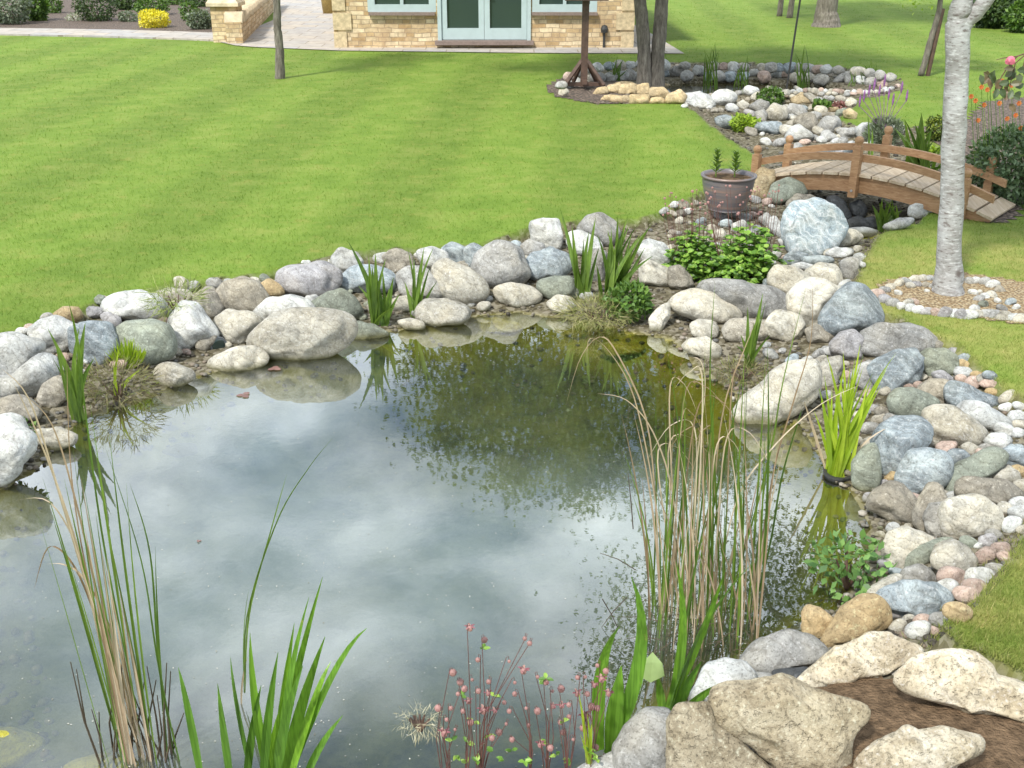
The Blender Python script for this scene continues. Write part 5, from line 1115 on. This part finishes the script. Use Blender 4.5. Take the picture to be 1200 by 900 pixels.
# ------------------------------------------------------------ blade plants
irisg = leafmat('iris_leaf', [(.06, .12, .018), (.11, .19, .03), (.17, .27, .045)], .35, .4, veins=True); irisl = leafmat('lime_iris_leaf', [(.20, .31, .02), (.30, .42, .03), (.40, .50, .05)], .4, .4)
irisb = leafmat('broad_iris_leaf', [(.055, .13, .015), (.10, .22, .03), (.17, .33, .03)], .3, .4, veins=True)
dryl = leafmat('dry_leaf', [(.22, .15, .09), (.38, .29, .20), (.56, .48, .38)], .2, .7); darkst = simple('dead_stem', (.06, .045, .025), .8, .4, 30, 0)
def iris(name, label, base, tips, wpx, mat, z=None, spread=6, cat='plant', bend=.12, group=None, n=9, extra=None):
    b0 = hit(*base) if z is None else at(base[0], base[1], z); m_ = ((b0 - CAM) @ FW) / F; root = empty(name, b0, label, cat, group); k_ = MB(b0)
    for i, tp_ in enumerate(tips):
        Yt = b0[1] + random.uniform(-.08, .05); r_ = np.array(atY(tp_[0], tp_[1], Yt)); bs = b0 + V3(random.uniform(-1, 1) * spread * m_, random.uniform(-1, 1) * spread * m_ * .6, -.02)
        if len(tp_) > 2: bs = np.array(atY(tp_[2], tp_[3], b0[1] + random.uniform(-.02, .02)))
        mid = bs * .5 + r_ * .5; mid = mid + V3((bs[0] - r_[0]) * bend * random.uniform(.4, 1.6), 0, np.linalg.norm(r_ - bs) * .03)
        if len(tp_) > 4: mid = np.array(atY(tp_[4], tp_[5], b0[1]))
        k_.blade([bs, mid, r_], wpx * m_ * random.uniform(.8, 1.2), n)
    k_.build('leaves', mat, root); return root, b0, m_
iris('iris_clump', 'leftmost iris clump, dense green, on the far bank', (445, 382), [(427, 318), (432, 300), (440, 297), (452, 303), (461, 325), (420, 335), (408, 283), (468, 345), (436, 312), (448, 315), (456, 338), (426, 345), (442, 330), (465, 358)], 6.5, irisg, spread=9, group='iris clumps on the bank')
iris('iris_clump', 'second iris clump from the left on the far bank, smaller', (488, 372), [(478, 292), (497, 290), (508, 290), (485, 302), (504, 312), (474, 330), (512, 330), (492, 310), (480, 345)], 5, irisg, spread=7, group='iris clumps on the bank')
iris('iris_clump', 'tall narrow iris before the wall\'s highest stones', (682, 350), [(656, 243, 679, 345, 668, 290), (670, 262), (698, 255), (665, 285), (690, 272), (676, 295), (702, 290), (684, 280), (672, 310)], 6, irisg, spread=6, group='iris clumps on the bank')
r_, b0, m_ = iris('iris_clump', 'iris clump with bushy forget-me-not foliage around its base', (717, 360), [(724, 252), (737, 264), (764, 262, 720, 355, 742, 300), (716, 266), (704, 290), (746, 285), (729, 275), (699, 310), (740, 275), (712, 300), (722, 285), (733, 300), (730, 270), (750, 275), (712, 270), (742, 310), (756, 290), (708, 300), (720, 320), (748, 262), (735, 255), (758, 270), (715, 280), (700, 275), (765, 300), (726, 320), (744, 295)], 7, irisg, spread=13, group='iris clumps on the bank')
shrub('bushy_perennial', 'bushy green perennial around the rightmost far-bank iris', 738, 368, 56, 36, MG, 900, .045, 92, 'plant', z0=-.16)
shrub('straggly_grass', 'tangled pale grass trailing into the water below the bushy iris', 700, 378, 84, 26, [(.12, .15, .03), (.25, .25, .09), (.34, .30, .16)], 1500, .07, 93, 'grass', z0=-.2, narrow=.06)
iris('reed_shoots', 'green iris shoots standing in the left corner gravel', (92, 490), [(80, 353, 97, 475, 92, 410), (100, 378, 92, 470), (93, 384), (64, 398), (75, 430), (56, 385), (62, 420), (110, 420), (98, 410)], 7, irisg, z=-.2, spread=6)
iris('grass_tuft', 'bright lime grass tuft on the left bank', (147, 430), [(147 + 26 * math.sin(a_ / 45 * 3 - 1.5) * random.uniform(.7, 1), 428 - 34 * math.cos((a_ / 45 * 3 - 1.5) * .75) * random.uniform(.6, 1.05)) for a_ in range(46)] * 3, 1.7, irisl, spread=7, n=6, bend=-.2)
iris('iris_shoot', 'single small lime shoot below the bright grass tuft', (136, 464), [(140, 408), (152, 440), (166, 432), (133, 425), (145, 448)], 4, irisl, z=-.2, spread=3)
iris('iris_clump', 'small iris clump on the right bank\'s mossy ledge', (879, 432), [(894, 344), (883, 378), (868, 392), (898, 352), (876, 360), (888, 372), (863, 405), (903, 392), (872, 420)], 6, irisg, spread=6, group='iris clumps on the bank')
r_, b0, m_ = iris('lime_iris', 'lime-green iris in a sunken basket by the right bank', (982, 558), [(969, 416), (1008, 404), (1050, 414, 985, 540, 1015, 470), (984, 440), (996, 431), (1011, 431), (1023, 437), (1032, 452), (954, 482, 975, 555), (975, 455), (1007, 494), (990, 425), (960, 455), (1016, 450), (1002, 445), (978, 470), (1040, 430), (992, 460), (966, 440), (1000, 470), (988, 412), (1002, 420), (974, 428), (1022, 445), (1012, 415), (1034, 440), (962, 470), (994, 480), (1008, 455), (980, 455)], 5.2, irisl, z=WZ, spread=14, bend=.05)
k_ = MB(b0); k_.lathe([(0, -.12), (.055, -.12), (.065, .012), (.072, .012), (.072, .022), (.055, .022), (.05, .0), (0, 0)], b0, 12); k_.build('basket', bpy.data.materials['black_metal'], r_)
# small bits of old foliage beside it
iris('dry_stalk', 'bent dry stalk beside the lime-green iris', (975, 556), [(942, 470, 968, 552, 952, 500), (1044, 500, 985, 556, 1012, 520)], 3, dryl, z=WZ, spread=4)
# central reeds
def reeds(name, label, base, wid, tips, drytips, wg, wd_, z=WZ, dep=.14):
    b0 = at(*base, z); m_ = ((b0 - CAM) @ FW) / F; root = empty(name, b0, label, 'reeds'); kg, kd = MB(b0), MB(b0)
    for lst, k_, w_ in ((tips, kg, wg), (drytips, kd, wd_)):
        for tp_ in lst:
            dy = random.uniform(-dep, dep)
            if len(tp_) == 3:
                bs = b0 + V3((tp_[2] - base[0]) * m_, dy, -.05); e = atY(tp_[0], tp_[1], b0[1] + dy + random.uniform(-.05, .05)); mid = bs * .5 + e * .5 + V3((bs[0] - e[0]) * random.uniform(.0, .25), 0, .02); k_.blade([bs, mid, e], w_ * m_ * random.uniform(.7, 1.2), 9, fold=.4)
            else:
                P = [np.array(atY(x_, y_, b0[1] + dy)) for x_, y_ in tp_[0]]; k_.blade(P, w_ * m_ * .8, 22, fold=.4)
    kg.build('green_leaves', irisg, root); kd.build('dry_leaves', dryl, root)
    return root, b0, m_
rr2 = random.Random(5); gt = []; dt = []
for i in range(40): bx = rr2.uniform(768, 890); gt.append((bx + rr2.gauss(8, 22), rr2.uniform(395, 590), bx))
for i in range(50): bx = rr2.uniform(762, 885); dt.append((bx + rr2.gauss(2, 28), rr2.uniform(455, 640), bx))
for i in range(13):
    bx = rr2.uniform(770, 870); tx = bx + rr2.uniform(-30, 45); ty = rr2.uniform(440, 560); dx = rr2.choice((-1, 1)) * rr2.uniform(22, 60)
    dt.append(([(bx, 725), ((bx + tx) / 2, (725 + ty) / 2 + 20), (tx, ty), (tx + dx * .5, ty - 9), (tx + dx, ty + rr2.uniform(6, 40))],))
dt += [([(775, 720), (768, 590), (757, 490), (722, 412), (702, 395), (680, 420), (664, 472)],), ([(785, 720), (770, 600), (752, 500), (735, 445), (708, 405), (690, 398), (688, 430)],), ([(800, 720), (790, 590), (768, 512), (736, 470), (700, 461)],), ([(835, 720), (862, 590), (905, 525), (960, 475), (1010, 450)],), ([(830, 720), (838, 560), (850, 470), (874, 405), (884, 380)],), ([(880, 720), (905, 560), (930, 470), (950, 400), (952, 330)],),
       ([(805, 720), (815, 560), (826, 460), (822, 425), (810, 418)],)]
gt += [([(850, 720), (885, 600), (905, 520), (917, 450), (945, 335)],), ([(880, 730), (902, 640), (916, 560), (935, 495), (940, 480)],), ([(845, 720), (838, 560), (832, 440), (838, 330)],), ([(820, 720), (835, 600), (858, 500), (872, 430)],), ([(790, 720), (800, 600), (795, 520), (780, 470)],)]
rt, b0, m_ = reeds('reed_bed', 'tall clump of green and dry reeds in the water right of centre', (825, 735), 60, gt, dt, 3.0, 2.2)
k_ = MB(b0)
for i in range(60):
    x_ = rr2.uniform(758, 900); y_ = rr2.uniform(690, 800); a = rr2.uniform(0, 3.14); l_ = rr2.uniform(12, 60); p0 = at(x_, y_, WZ + rr2.uniform(0, .05)); p1 = p0 + V3(math.cos(a) * l_ * m_, math.sin(a) * l_ * m_ * .6, rr2.uniform(-.03, .05)); k_.tube([p0, (p0 + p1) / 2 + V3(0, 0, .015), p1], [.0018, .0015, .0008], 4)
for (x0_, y0_, x1_, y1_) in ((745, 668, 703, 648), (735, 700, 705, 735), (706, 702, 728, 745), (728, 745, 700, 770), (742, 620, 736, 555)):
    k_.tube([atY(x0_, y0_, b0[1]), (atY(x0_, y0_, b0[1]) + atY(x1_, y1_, b0[1])) / 2 + V3(0, 0, .01), atY(x1_, y1_, b0[1])], [.002, .002, .001], 4)
tag(k_.build('dead_stems', darkst, rt), kind='stuff')
# left reeds
gl_ = [(41, 593, 133), (75, 560, 145), (110, 515, 165), (97, 560, 150), (128, 508, 180), (148, 566, 188), (95, 610, 160), (85, 520, 150), (60, 600, 140), (120, 590, 175), (105, 470, 160), (112, 600, 155), ([(205, 890), (184, 770), (165, 655), (122, 520)],), ([(212, 900), (188, 790), (176, 650), (152, 566)],), ([(160, 830), (122, 640), (100, 480), (92, 400)],), (182, 640, 196), (76, 640, 150), (50, 560, 140)]
dl_ = [([(165, 870), (120, 740), (78, 600), (40, 500), (14, 445)],), ([(160, 870), (112, 720), (70, 580), (35, 470), (2, 432)],), ([(170, 870), (125, 740), (92, 600), (62, 500), (28, 462)],), ([(150, 860), (108, 700), (84, 560), (78, 412)],), ([(155, 860), (120, 760), (98, 660), (60, 590), (20, 586)],), ([(160, 860), (130, 740), (100, 680), (76, 662), (55, 661)],), ([(150, 850), (100, 690), (60, 640), (40, 690)],), (140, 690, 168), (118, 640, 160), (100, 620, 155), (130, 720, 172), (95, 560, 150), (90, 640, 150), (125, 650, 158), (110, 690, 165), (150, 740, 180)]
rt, b0, m_ = reeds('reed_clump', 'arching clump of dry and green reeds in the left foreground water', (168, 885), 30, gl_, dl_ + dl_[7:], 3.4, 3.2, dep=.05)
k_ = MB(b0)
for i in range(26):
    x_ = 168 + rr2.gauss(0, 26); p0 = atY(x_, 900, b0[1] + rr2.uniform(-.05, .05)); p0[2] = WZ - .05; p1 = atY(x_ + rr2.uniform(-45, 25), rr2.uniform(770, 860), b0[1]); k_.tube([p0, (p0 + p1) / 2 + V3(rr2.uniform(-.02, .02), 0, 0), p1], [.004, .003, .0015], 4)
tag(k_.build('dead_stems', darkst, rt), kind='stuff')
rt, b0, m_ = reeds('single_reed', 'lone thin reed bending right out of the open water', (287, 825), 5, [([(287, 812), (290, 720), (325, 610), (362, 548), (391, 512)],), ([(287, 812), (292, 720), (318, 620), (336, 556)],), ([(286, 812), (286, 740), (292, 690)],)], [([(283, 830), (284, 800), (290, 770)],)], 2.6, 3, dep=.01)
# broad foreground irises
iris('broad_iris', 'broad-leaved iris in the left foreground at the bottom edge', (315, 960), [(430, 736, 335, 925, 385, 800), (378, 676, 318, 925, 345, 800), (381, 746, 330, 925), (362, 700, 325, 925), (326, 764, 308, 925), (293, 742, 318, 925, 300, 830), (306, 803, 288, 930), (255, 801, 272, 930), (209, 782, 238, 925, 222, 840), (402, 838, 352, 930), (340, 800, 310, 930), (355, 780, 322, 930), (270, 770, 300, 930, 280, 840), (388, 775, 335, 930, 365, 830), (345, 730, 322, 930)], 12.5, irisb, z=WZ, bend=.05)
iris('broad_iris', 'broad-leaved iris whose leaves frame the pale leaf at lower right', (745, 880), [(740, 676, 712, 884, 750, 770), (726, 734, 703, 880, 704, 790), (728, 780, 716, 884)], 20, irisb, z=-.16, bend=.05)
iris('broad_iris', 'bending broad-leaved iris left of the smooth white boulder', (785, 830), [(893, 650, 786, 835, 828, 730), (792, 658, 782, 835, 800, 745), (850, 668, 778, 835, 815, 760), (846, 800, 800, 838), (822, 775, 790, 838), (770, 790, 776, 835)], 13, irisb, z=-.2, bend=.05)
k_ = MB(atY(770, 800, 2.75)); p_ = atY(762, 800, 2.75); k_.leaf(p_, V3(.02, 0, 1), V3(0, -1, .2), .115, .085, .1); o = k_.build('lily_leaf', leafmat('pale_leaf', [(.34, .46, .2), (.4, .52, .25)])); o.location = atY(770, 800, 2.75); tag(o, 'pale green single leaf rising between the lower right irises', 'leaf')
avm = leafmat('avens_leaf', [(.06, .14, .02), (.12, .25, .03), (.20, .36, .05), (.32, .46, .09)], .3, .5)
# geums with pink bells
pinkm = leafmat('geum_petal', [(.17, .05, .07), (.29, .11, .13), (.42, .25, .22)], .3, .6); redst = simple('red_stem', (.12, .05, .04), .6, .3, 30, 0)
def bell(k_, p, r_, seed, openf=False):
    V, Fc = ICO[2]; r = np.random.default_rng(seed); q = V * V3(r_, r_, r_ * 1.15); q = q * (1 + .12 * np.sin(5 * np.arctan2(V[:, 1], V[:, 0]))[:, None]); q[:, 2] = np.where(q[:, 2] < -r_ * .6, -r_ * .6, q[:, 2]); k_.add(q + p, Fc.tolist())
    for i in range(5):
        a = i * 1.257 + r.uniform(0, 1); d = V3(math.cos(a), math.sin(a), -.4 if not openf else .2); k_.leaf(p + V3(0, 0, r_ * .6), d, V3(0, 0, 1), r_ * (1.2 if not openf else 2.2), r_ * .9)
def geum(name, label, Y0, bases, flowers, leaves, rpx, leafn=0, seed=1, cat='flowering plant', lmat=None, group=None, fname='flower'):
    b0 = atY(bases[0][0], bases[0][1], Y0); root = empty(name, b0, label, cat, group); m_ = ((b0 - CAM) @ FW) / F; ks = MB(b0); r = random.Random(seed)
    for i, (x_, y_) in enumerate(flowers):
        Y_ = Y0 + r.uniform(-.06, .06); p = atY(x_, y_, Y_); bx, by = bases[min(range(len(bases)), key=lambda j: abs(bases[j][0] - x_) + r.uniform(0, 25))]; bs = atY(bx, by, Y0 + r.uniform(-.03, .03)); top = p + V3(0, 0, rpx * m_ * 1.6)
        sx2 = r.choice((-1, 1)) * rpx * m_ * .8; ks.tube([bs, bs * .5 + top * .5 + V3((bs[0] - top[0]) * .3 + r.uniform(-.02, .02), r.uniform(-.02, .02), .02), top + V3(sx2, 0, 0), top + V3(sx2 * .3, 0, rpx * m_ * .35), p + V3(0, 0, rpx * m_ * .5)], [.0016, .0013, .001, .0009, .0008], 5)
        k_ = MB(b0); bell(k_, p, rpx * m_ * r.uniform(.5, 1.15), seed * 100 + i, r.random() < .2); k_.build(fname, pinkm, root)
    ks.build('stems', redst, root)
    if leaves:
        kl = MB(b0)
        for x_, y_, s_ in leaves:
            p = atY(x_, y_, Y0 + r.uniform(-.05, .05))
            for j in range(3):
                a = r.uniform(0, 6.28); kl.leaf(p, V3(math.cos(a), math.sin(a) * .6, r.uniform(-.1, .7)), V3(0, -.4, 1), s_ * m_, s_ * m_ * .55)
        kl.build('leaves', lmat or irisl, root)
    return root, b0, m_
Z7 = lambda l: [(400 + x / 3, 600 + y / 3) for x, y in l]
geum('water_avens', 'pink nodding flowers on thin red stems, left plant at the bottom edge', 2.42, [(528, 925), (545, 930), (562, 925), (520, 925)], Z7([(452, 410), (503, 450), (480, 520), (392, 565), (418, 598), (433, 622), (518, 597), (516, 640), (448, 668), (428, 700), (573, 670), (580, 745), (645, 445), (662, 462), (370, 730), (362, 780), (400, 765), (530, 795), (555, 775), (590, 525), (482, 630), (410, 640), (460, 590), (540, 700), (500, 700), (610, 600), (340, 690), (385, 690), (455, 740)]),
     [(x, y, 9) for x, y in ((535, 885), (548, 870), (560, 892), (578, 880), (590, 890), (600, 880), (545, 895), (572, 862), (530, 868), (615, 892), (580, 815), (566, 760), (540, 815), (555, 846))], 3.7, seed=3, lmat=avm, group='water avens at the near shore')
geum('water_avens', 'pink nodding flowers on red stems, right plant by the grey boulder', 2.45, [(620, 925), (640, 925), (665, 920), (690, 915)], Z7([(900, 540), (830, 582), (858, 580), (890, 610), (915, 590), (742, 630), (773, 622), (775, 682), (800, 678), (745, 685), (800, 720), (658, 750), (710, 815), (780, 775), (900, 690), (855, 720), (895, 828), (920, 865), (1105, 858), (1015, 855), (1040, 865), (720, 600), (735, 830), (880, 685), (700, 820), (640, 560), (690, 580), (610, 640), (590, 700), (650, 690), (830, 640), (930, 560), (850, 760), (770, 740), (815, 800), (690, 700), (940, 640), (865, 640), (600, 800)]),
     [(x, y, 9) for x, y in ((640, 870), (652, 885), (632, 800), (668, 890), (690, 880), (622, 895), (660, 845), (700, 890), (640, 795))], 3.7, seed=4, lmat=avm, group='water avens at the near shore')
iris('lime_shoots', 'short lime shoots between pink flowers and broad iris', (690, 905), [(678, 812), (686, 850), (694, 845), (680, 860), (688, 835)], 6, irisl, z=-.12, spread=5)
shrub('fluffy_seedhead', 'pale feathery dead grass head leaning over the water', 492, 853, 62, 20, [(.34, .30, .18), (.5, .46, .32), (.62, .58, .44)], 260, .035, 95, 'grass', z0=-.1, narrow=.05, depth=.06, up=-.5, hollow=.05)
def leafy(name, label, px, py, wpx, hpx, n, sz, seed, stems, spx, mat=avm):
    b0 = hit(px, py); m_ = ((b0 - CAM) @ FW) / F; root = empty(name, b0, label, 'flowering plant', 'leafy pink-flowered perennials below the planter'); r = np.random.default_rng(seed); k_ = MB(b0)
    for i in range(n):
        d = rdir(1)[0]; d[2] = abs(d[2]); u = r.uniform(.2, 1) ** .5 * r.uniform(.8, 1.15); p = b0 + d * u * V3(wpx * m_ / 2, wpx * m_ * .33, hpx * m_ * .8) + V3(0, 0, .0)
        a = r.uniform(0, 6.28)
        for j in range(3):
            aa_ = a + (j - 1) * .85; k_.leaf(p, V3(math.cos(aa_), math.sin(aa_), .1) + d * .4, d + V3(0, -.3, .8), sz * m_ * r.uniform(.7, 1.2), sz * m_ * .75, .08)
    k_.build('leaves', mat, root); ks = MB(b0)
    for i in range(stems):
        x_ = px + r.uniform(-.5, .5) * wpx; y_ = py - hpx * r.uniform(.9, 1.35) - 8; p = atY(x_, y_, b0[1] + r.uniform(-.1, .15)); ks.tube([b0 + V3((x_ - px) * m_ * .5, 0, 0), (b0 + p) / 2 + V3((x_ - px) * m_ * .3, 0, 0), p], [.002, .0018, .001], 4)
        k_ = MB(b0); bell(k_, p, spx * m_ * r.uniform(.6, 1.2), seed * 77 + i); k_.build('flower', pinkm, root)
    ks.build('stems', redst, root)
leafy('leafy_avens', 'darker leafy perennial left of its twin, above the cream ovals', 812, 325, 70, 72, 520, 7, 5, 30, 1.5)
leafy('leafy_avens', 'brighter leafy perennial over the long smooth slab', 872, 330, 92, 78, 700, 7.5, 6, 34, 1.5)
shrub('mint_plant', 'leafy green water mint at the water below the right bank', 992, 688, 92, 66, [(.05, .12, .03), (.11, .22, .05), (.2, .34, .10)], 230, .045, 96, 'plant', z0=WZ, narrow=.6, hollow=.1)
shrub('straggly_grass', 'thin green grass trailing over the left wall boulders', 208, 368, 66, 34, [(.16, .22, .05), (.28, .32, .1)], 420, .10, 97, 'grass', z0=-.02, narrow=.05)
shrub('low_perennial', 'small leafy weed at the left edge above the water', 18, 528, 46, 34, MG, 260, .035, 98, 'plant', z0=-.12)
shrub('bog_grass', 'brown tangled grass between left corner shoots and bright tuft', 140, 470, 84, 44, [(.08, .07, .03), (.2, .17, .08), (.16, .2, .04)], 900, .07, 99, 'grass', z0=-.21, narrow=.06)
shrub('bog_grass', 'tangled moss and grass on the ledge of the small right iris', 868, 446, 66, 20, [(.08, .07, .03), (.2, .17, .08), (.16, .2, .04)], 700, .05, 100, 'grass', z0=-.2, narrow=.08)
# long leaves behind the bridge
iris('long_leaf_plant', 'strap-leaved plant rising behind the bridge rails', (1075, 212), [(1048, 150), (1062, 158), (1080, 132), (1072, 145), (1092, 150), (1098, 175), (1108, 185), (1052, 170), (1086, 160), (1115, 192), (1066, 172), (1094, 165), (1060, 140), (1104, 170)] * 2, 6, irisg, spread=16)
iris('long_leaf_plant', 'single tall leaf left of the rear middle post', (1019, 190), [(1017, 132), (1022, 150)], 4, irisg, spread=3)
iris('stream_sedge', 'dark green sedge in the hollow under the bridge\'s right half', (1040, 268), [(1022, 240), (1030, 238), (1040, 236), (1050, 240), (1058, 246), (1034, 232), (1046, 233)] * 3, 4, irisg, spread=12)
for a in [('tall rushes with dark tips at the upper pond\'s left', (832, 103), [(825, 58), (832, 62), (838, 50), (829, 70), (842, 60), (826, 66), (834, 55)], 2.6), ('lower light rushes right of the tall dark ones', (868, 101), [(868, 76), (876, 66), (864, 80), (872, 72)], 3), ('green rushes right of the feeder rod', (940, 103), [(932, 62), (943, 52), (937, 70), (948, 76), (930, 80), (942, 80)], 3), ('dark rushes at the upper pond\'s right end', (1018, 102), [(1012, 75), (1021, 72), (1027, 73), (1016, 80), (1008, 84)], 3),
          ('green iris left of the forked tree\'s trunks', (722, 98), [(716, 72), (724, 64), (730, 70), (720, 78), (712, 80), (735, 82), (728, 76)], 3), ('thin rushes between bird table and iris', (698, 98), [(693, 74), (700, 78), (704, 80)], 2), ('thin rushes right behind the forked tree', (776, 90), [(779, 62), (783, 68)], 2), ('short rushes near the upper pond\'s pebbles', (1000, 104), [(996, 82), (1003, 84)], 2)]:
    iris('pond_rushes', a[0], a[1], a[2] * 2, a[3] * .7, irisg, z=-.08, spread=9, n=6, group='rushes of the upper pond')
# lilies in the planter
for (x_, y_, h_, lb) in ((839, 201, 27, 'left leafy lily shoot in the glazed planter'), (861, 201, 24, 'right leafy lily shoot in the glazed planter')):
    b0 = atY(x_, y_ + 2, pc[1]); k_ = MB(b0); m_ = ((b0 - CAM) @ FW) / F; tp_ = b0 + V3(0, 0, h_ * m_); k_.tube([b0 - V3(0, 0, .03), tp_], [.006, .003], 6)
    for i in range(26):
        u = i / 26; a = i * 2.4; k_.leaf(b0 * (1 - u) + tp_ * u, V3(math.cos(a), math.sin(a), .55 + u * .6), V3(0, 0, 1), (14 - 7 * u) * m_, 4 * m_)
    o = k_.build('lily_plant', irisg); o.location = b0; tag(o, lb, 'plant', 'lily shoots in the planter')
# orange flowers and rose spray at the right
orm = leafmat('orange_petal', [(.75, .22, .05), (.85, .34, .10), (.80, .18, .06)], .3, .6)
yb = at(1182, 236, 0)[1]; fbs = at(1180, 236, 0); og = empty('orange_geum', fbs, 'orange open flowers on thin stems above the bush at right', 'flowering plant'); ks = MB(fbs)
for i, (x_, y_) in enumerate(((1150, 102), (1157, 105), (1153, 123), (1171, 121), (1146, 141), (1180, 139), (1190, 135), (1166, 108), (1194, 121), (1143, 118), (1160, 98), (1185, 100), (1196, 150), (1174, 95), (1138, 113))):
    p = atY(x_, y_, yb + random.uniform(-.2, .1)); ks.tube([atY(x_ + 4, 190, yb), p], [.003, .002], 4); k_ = MB(fbs)
    for j in range(6):
        a = j * 1.047; k_.leaf(p, V3(math.cos(a), -.3, math.sin(a)), V3(0, -1, .3), .024, .022)
    k_.build('flower', orm, og)
ks.build('stems', avm, og)
rosem = leafmat('rose_leaf', [(.05, .08, .03), (.09, .12, .06), (.16, .10, .06)], .2, .5)
rb_ = atY(1215, 60, 3.6); k_ = MB(rb_); rs = empty('rose_branch', rb_, 'drooping rose spray with a pink bud at the top right edge', 'rose')
tw = [(1225, 70), (1204, 62), (1192, 66), (1180, 80), (1170, 96)]; P = [atY(x_, y_, 3.6) for x_, y_ in tw]; k_.tube([atY(1290, 400, 3.7), atY(1262, 180, 3.65)] + P, [.008, .006, .004, .003, .0025, .002, .0015], 5); k_.tube([P[1], atY(1190, 74, 3.6), atY(1184, 98, 3.6), atY(1182, 118, 3.6)], [.002, .002, .0015, .001], 5); k_.tube([P[2], atY(1176, 68, 3.6), atY(1168, 70, 3.58)], [.002, .0015, .001], 5); k_.build('stem', redst, rs)
k_ = MB(rb_); m_ = 1 / 330
for i in range(34):
    x_, y_ = random.choice(((1160, 92), (1168, 98), (1176, 92), (1186, 100), (1188, 110), (1180, 118), (1172, 106), (1150, 84), (1196, 90), (1198, 75), (1190, 84), (1178, 128))); p = atY(x_ + random.uniform(-5, 5), y_ + random.uniform(-5, 5), 3.6 + random.uniform(-.03, .03)); a = random.uniform(0, 6.28)
    k_.leaf(p, V3(math.cos(a), random.uniform(-.4, .4), math.sin(a) - .3), V3(random.uniform(-.3, .3), -1, .3), 12 * m_, 7 * m_)
k_.build('leaves', rosem, rs); k_ = MB(rb_); p = atY(1184, 72, 3.58); bell(k_, p, 5 * m_, 3); k_.build('bud', simple('rose_bud', (.50, .12, .18), .6, .2, 30, 0), rs)
# underwater spotlight, twigs, floating bits
sp_ = hit(257, 406); sl_ = empty('pond_spotlight', sp_, 'small grey cylindrical pond spotlight tucked between left bank stones', 'spotlight'); m_ = ((sp_ - CAM) @ FW) / F; d_ = V3(.5, -.8, -.12); d_ /= np.linalg.norm(d_)
alu = simple('grey_plastic', (.16, .18, .2), .35, .2, 30, 0, metal=.3); k_ = MB(sp_); c_ = sp_ + V3(0, -.02, .02); R_ = 9.5 * m_; k_.tube([c_ - d_ * .09, c_ - d_ * .01, c_, c_ + d_ * .01], [R_ * .82, R_ * .9, R_ * 1.05, R_ * 1.05], 20); k_.build('housing', alu, sl_)
k_ = MB(sp_); k_.tube([c_ + d_ * .0105, c_ + d_ * .014], [R_ * .8, R_ * .72], 20); k_.build('lens', glassm, sl_)
k_ = MB((0, 0, WZ)); rr3 = random.Random(9)
n = 900; r = np.random.default_rng(3); px = r.uniform(-40, 1010, n); py = r.uniform(400, 900, n); P = np.array([at(a_, b_, WZ + .0025) for a_, b_ in zip(px, py)]); ok = inside(WATER, P[:, 0], P[:, 1]); P = P[ok]; n = len(P); a = r.uniform(0, 6.28, n)
o = cloud_mesh('floating_specks', P, np.stack([np.cos(a), np.sin(a), 0 * a], 1), np.tile([0, 0, 1.], (n, 1)), r.uniform(.002, .009, n), r.uniform(.002, .005, n), leafmat('speck', [(.12, .10, .05), (.4, .38, .3), (.6, .58, .5)], 0)); tag(o, 'tiny pollen and seed specks floating on the pond', 'floating debris', kind='stuff')
redlily = leafmat('red_lily', [(.16, .08, .07), (.22, .13, .11)], .1)
for (x_, y_, lb) in ((286, 463, 'reddish floating lily leaf, nearer the largest pale slab'), (322, 432, 'reddish floating lily leaf near the middle of the left water'), (233, 634, 'tiny pale floating leaf in the open water')):
    b0 = at(x_, y_, WZ + .003); k_ = MB(b0)
    for j in range(3): a = j * 2.1 + x_; k_.leaf(b0 + V3(0, 0, .001 * j), V3(math.cos(a), math.sin(a), 0), V3(0, 0, 1), .045 if x_ > 240 else .012, .04 if x_ > 240 else .01, .03)
    o = k_.build('lily_pad', redlily); o.location = b0; tag(o, lb, 'water lily leaf', 'floating lily leaves')
# drowned twigs
for (x0_, y0_, x1_, y1_, lb) in ((205, 700, 300, 640, 'dark drowned twig left of the lone reed'), (640, 760, 700, 700, 'thin dark twig in front of the reed bed')):
    pass
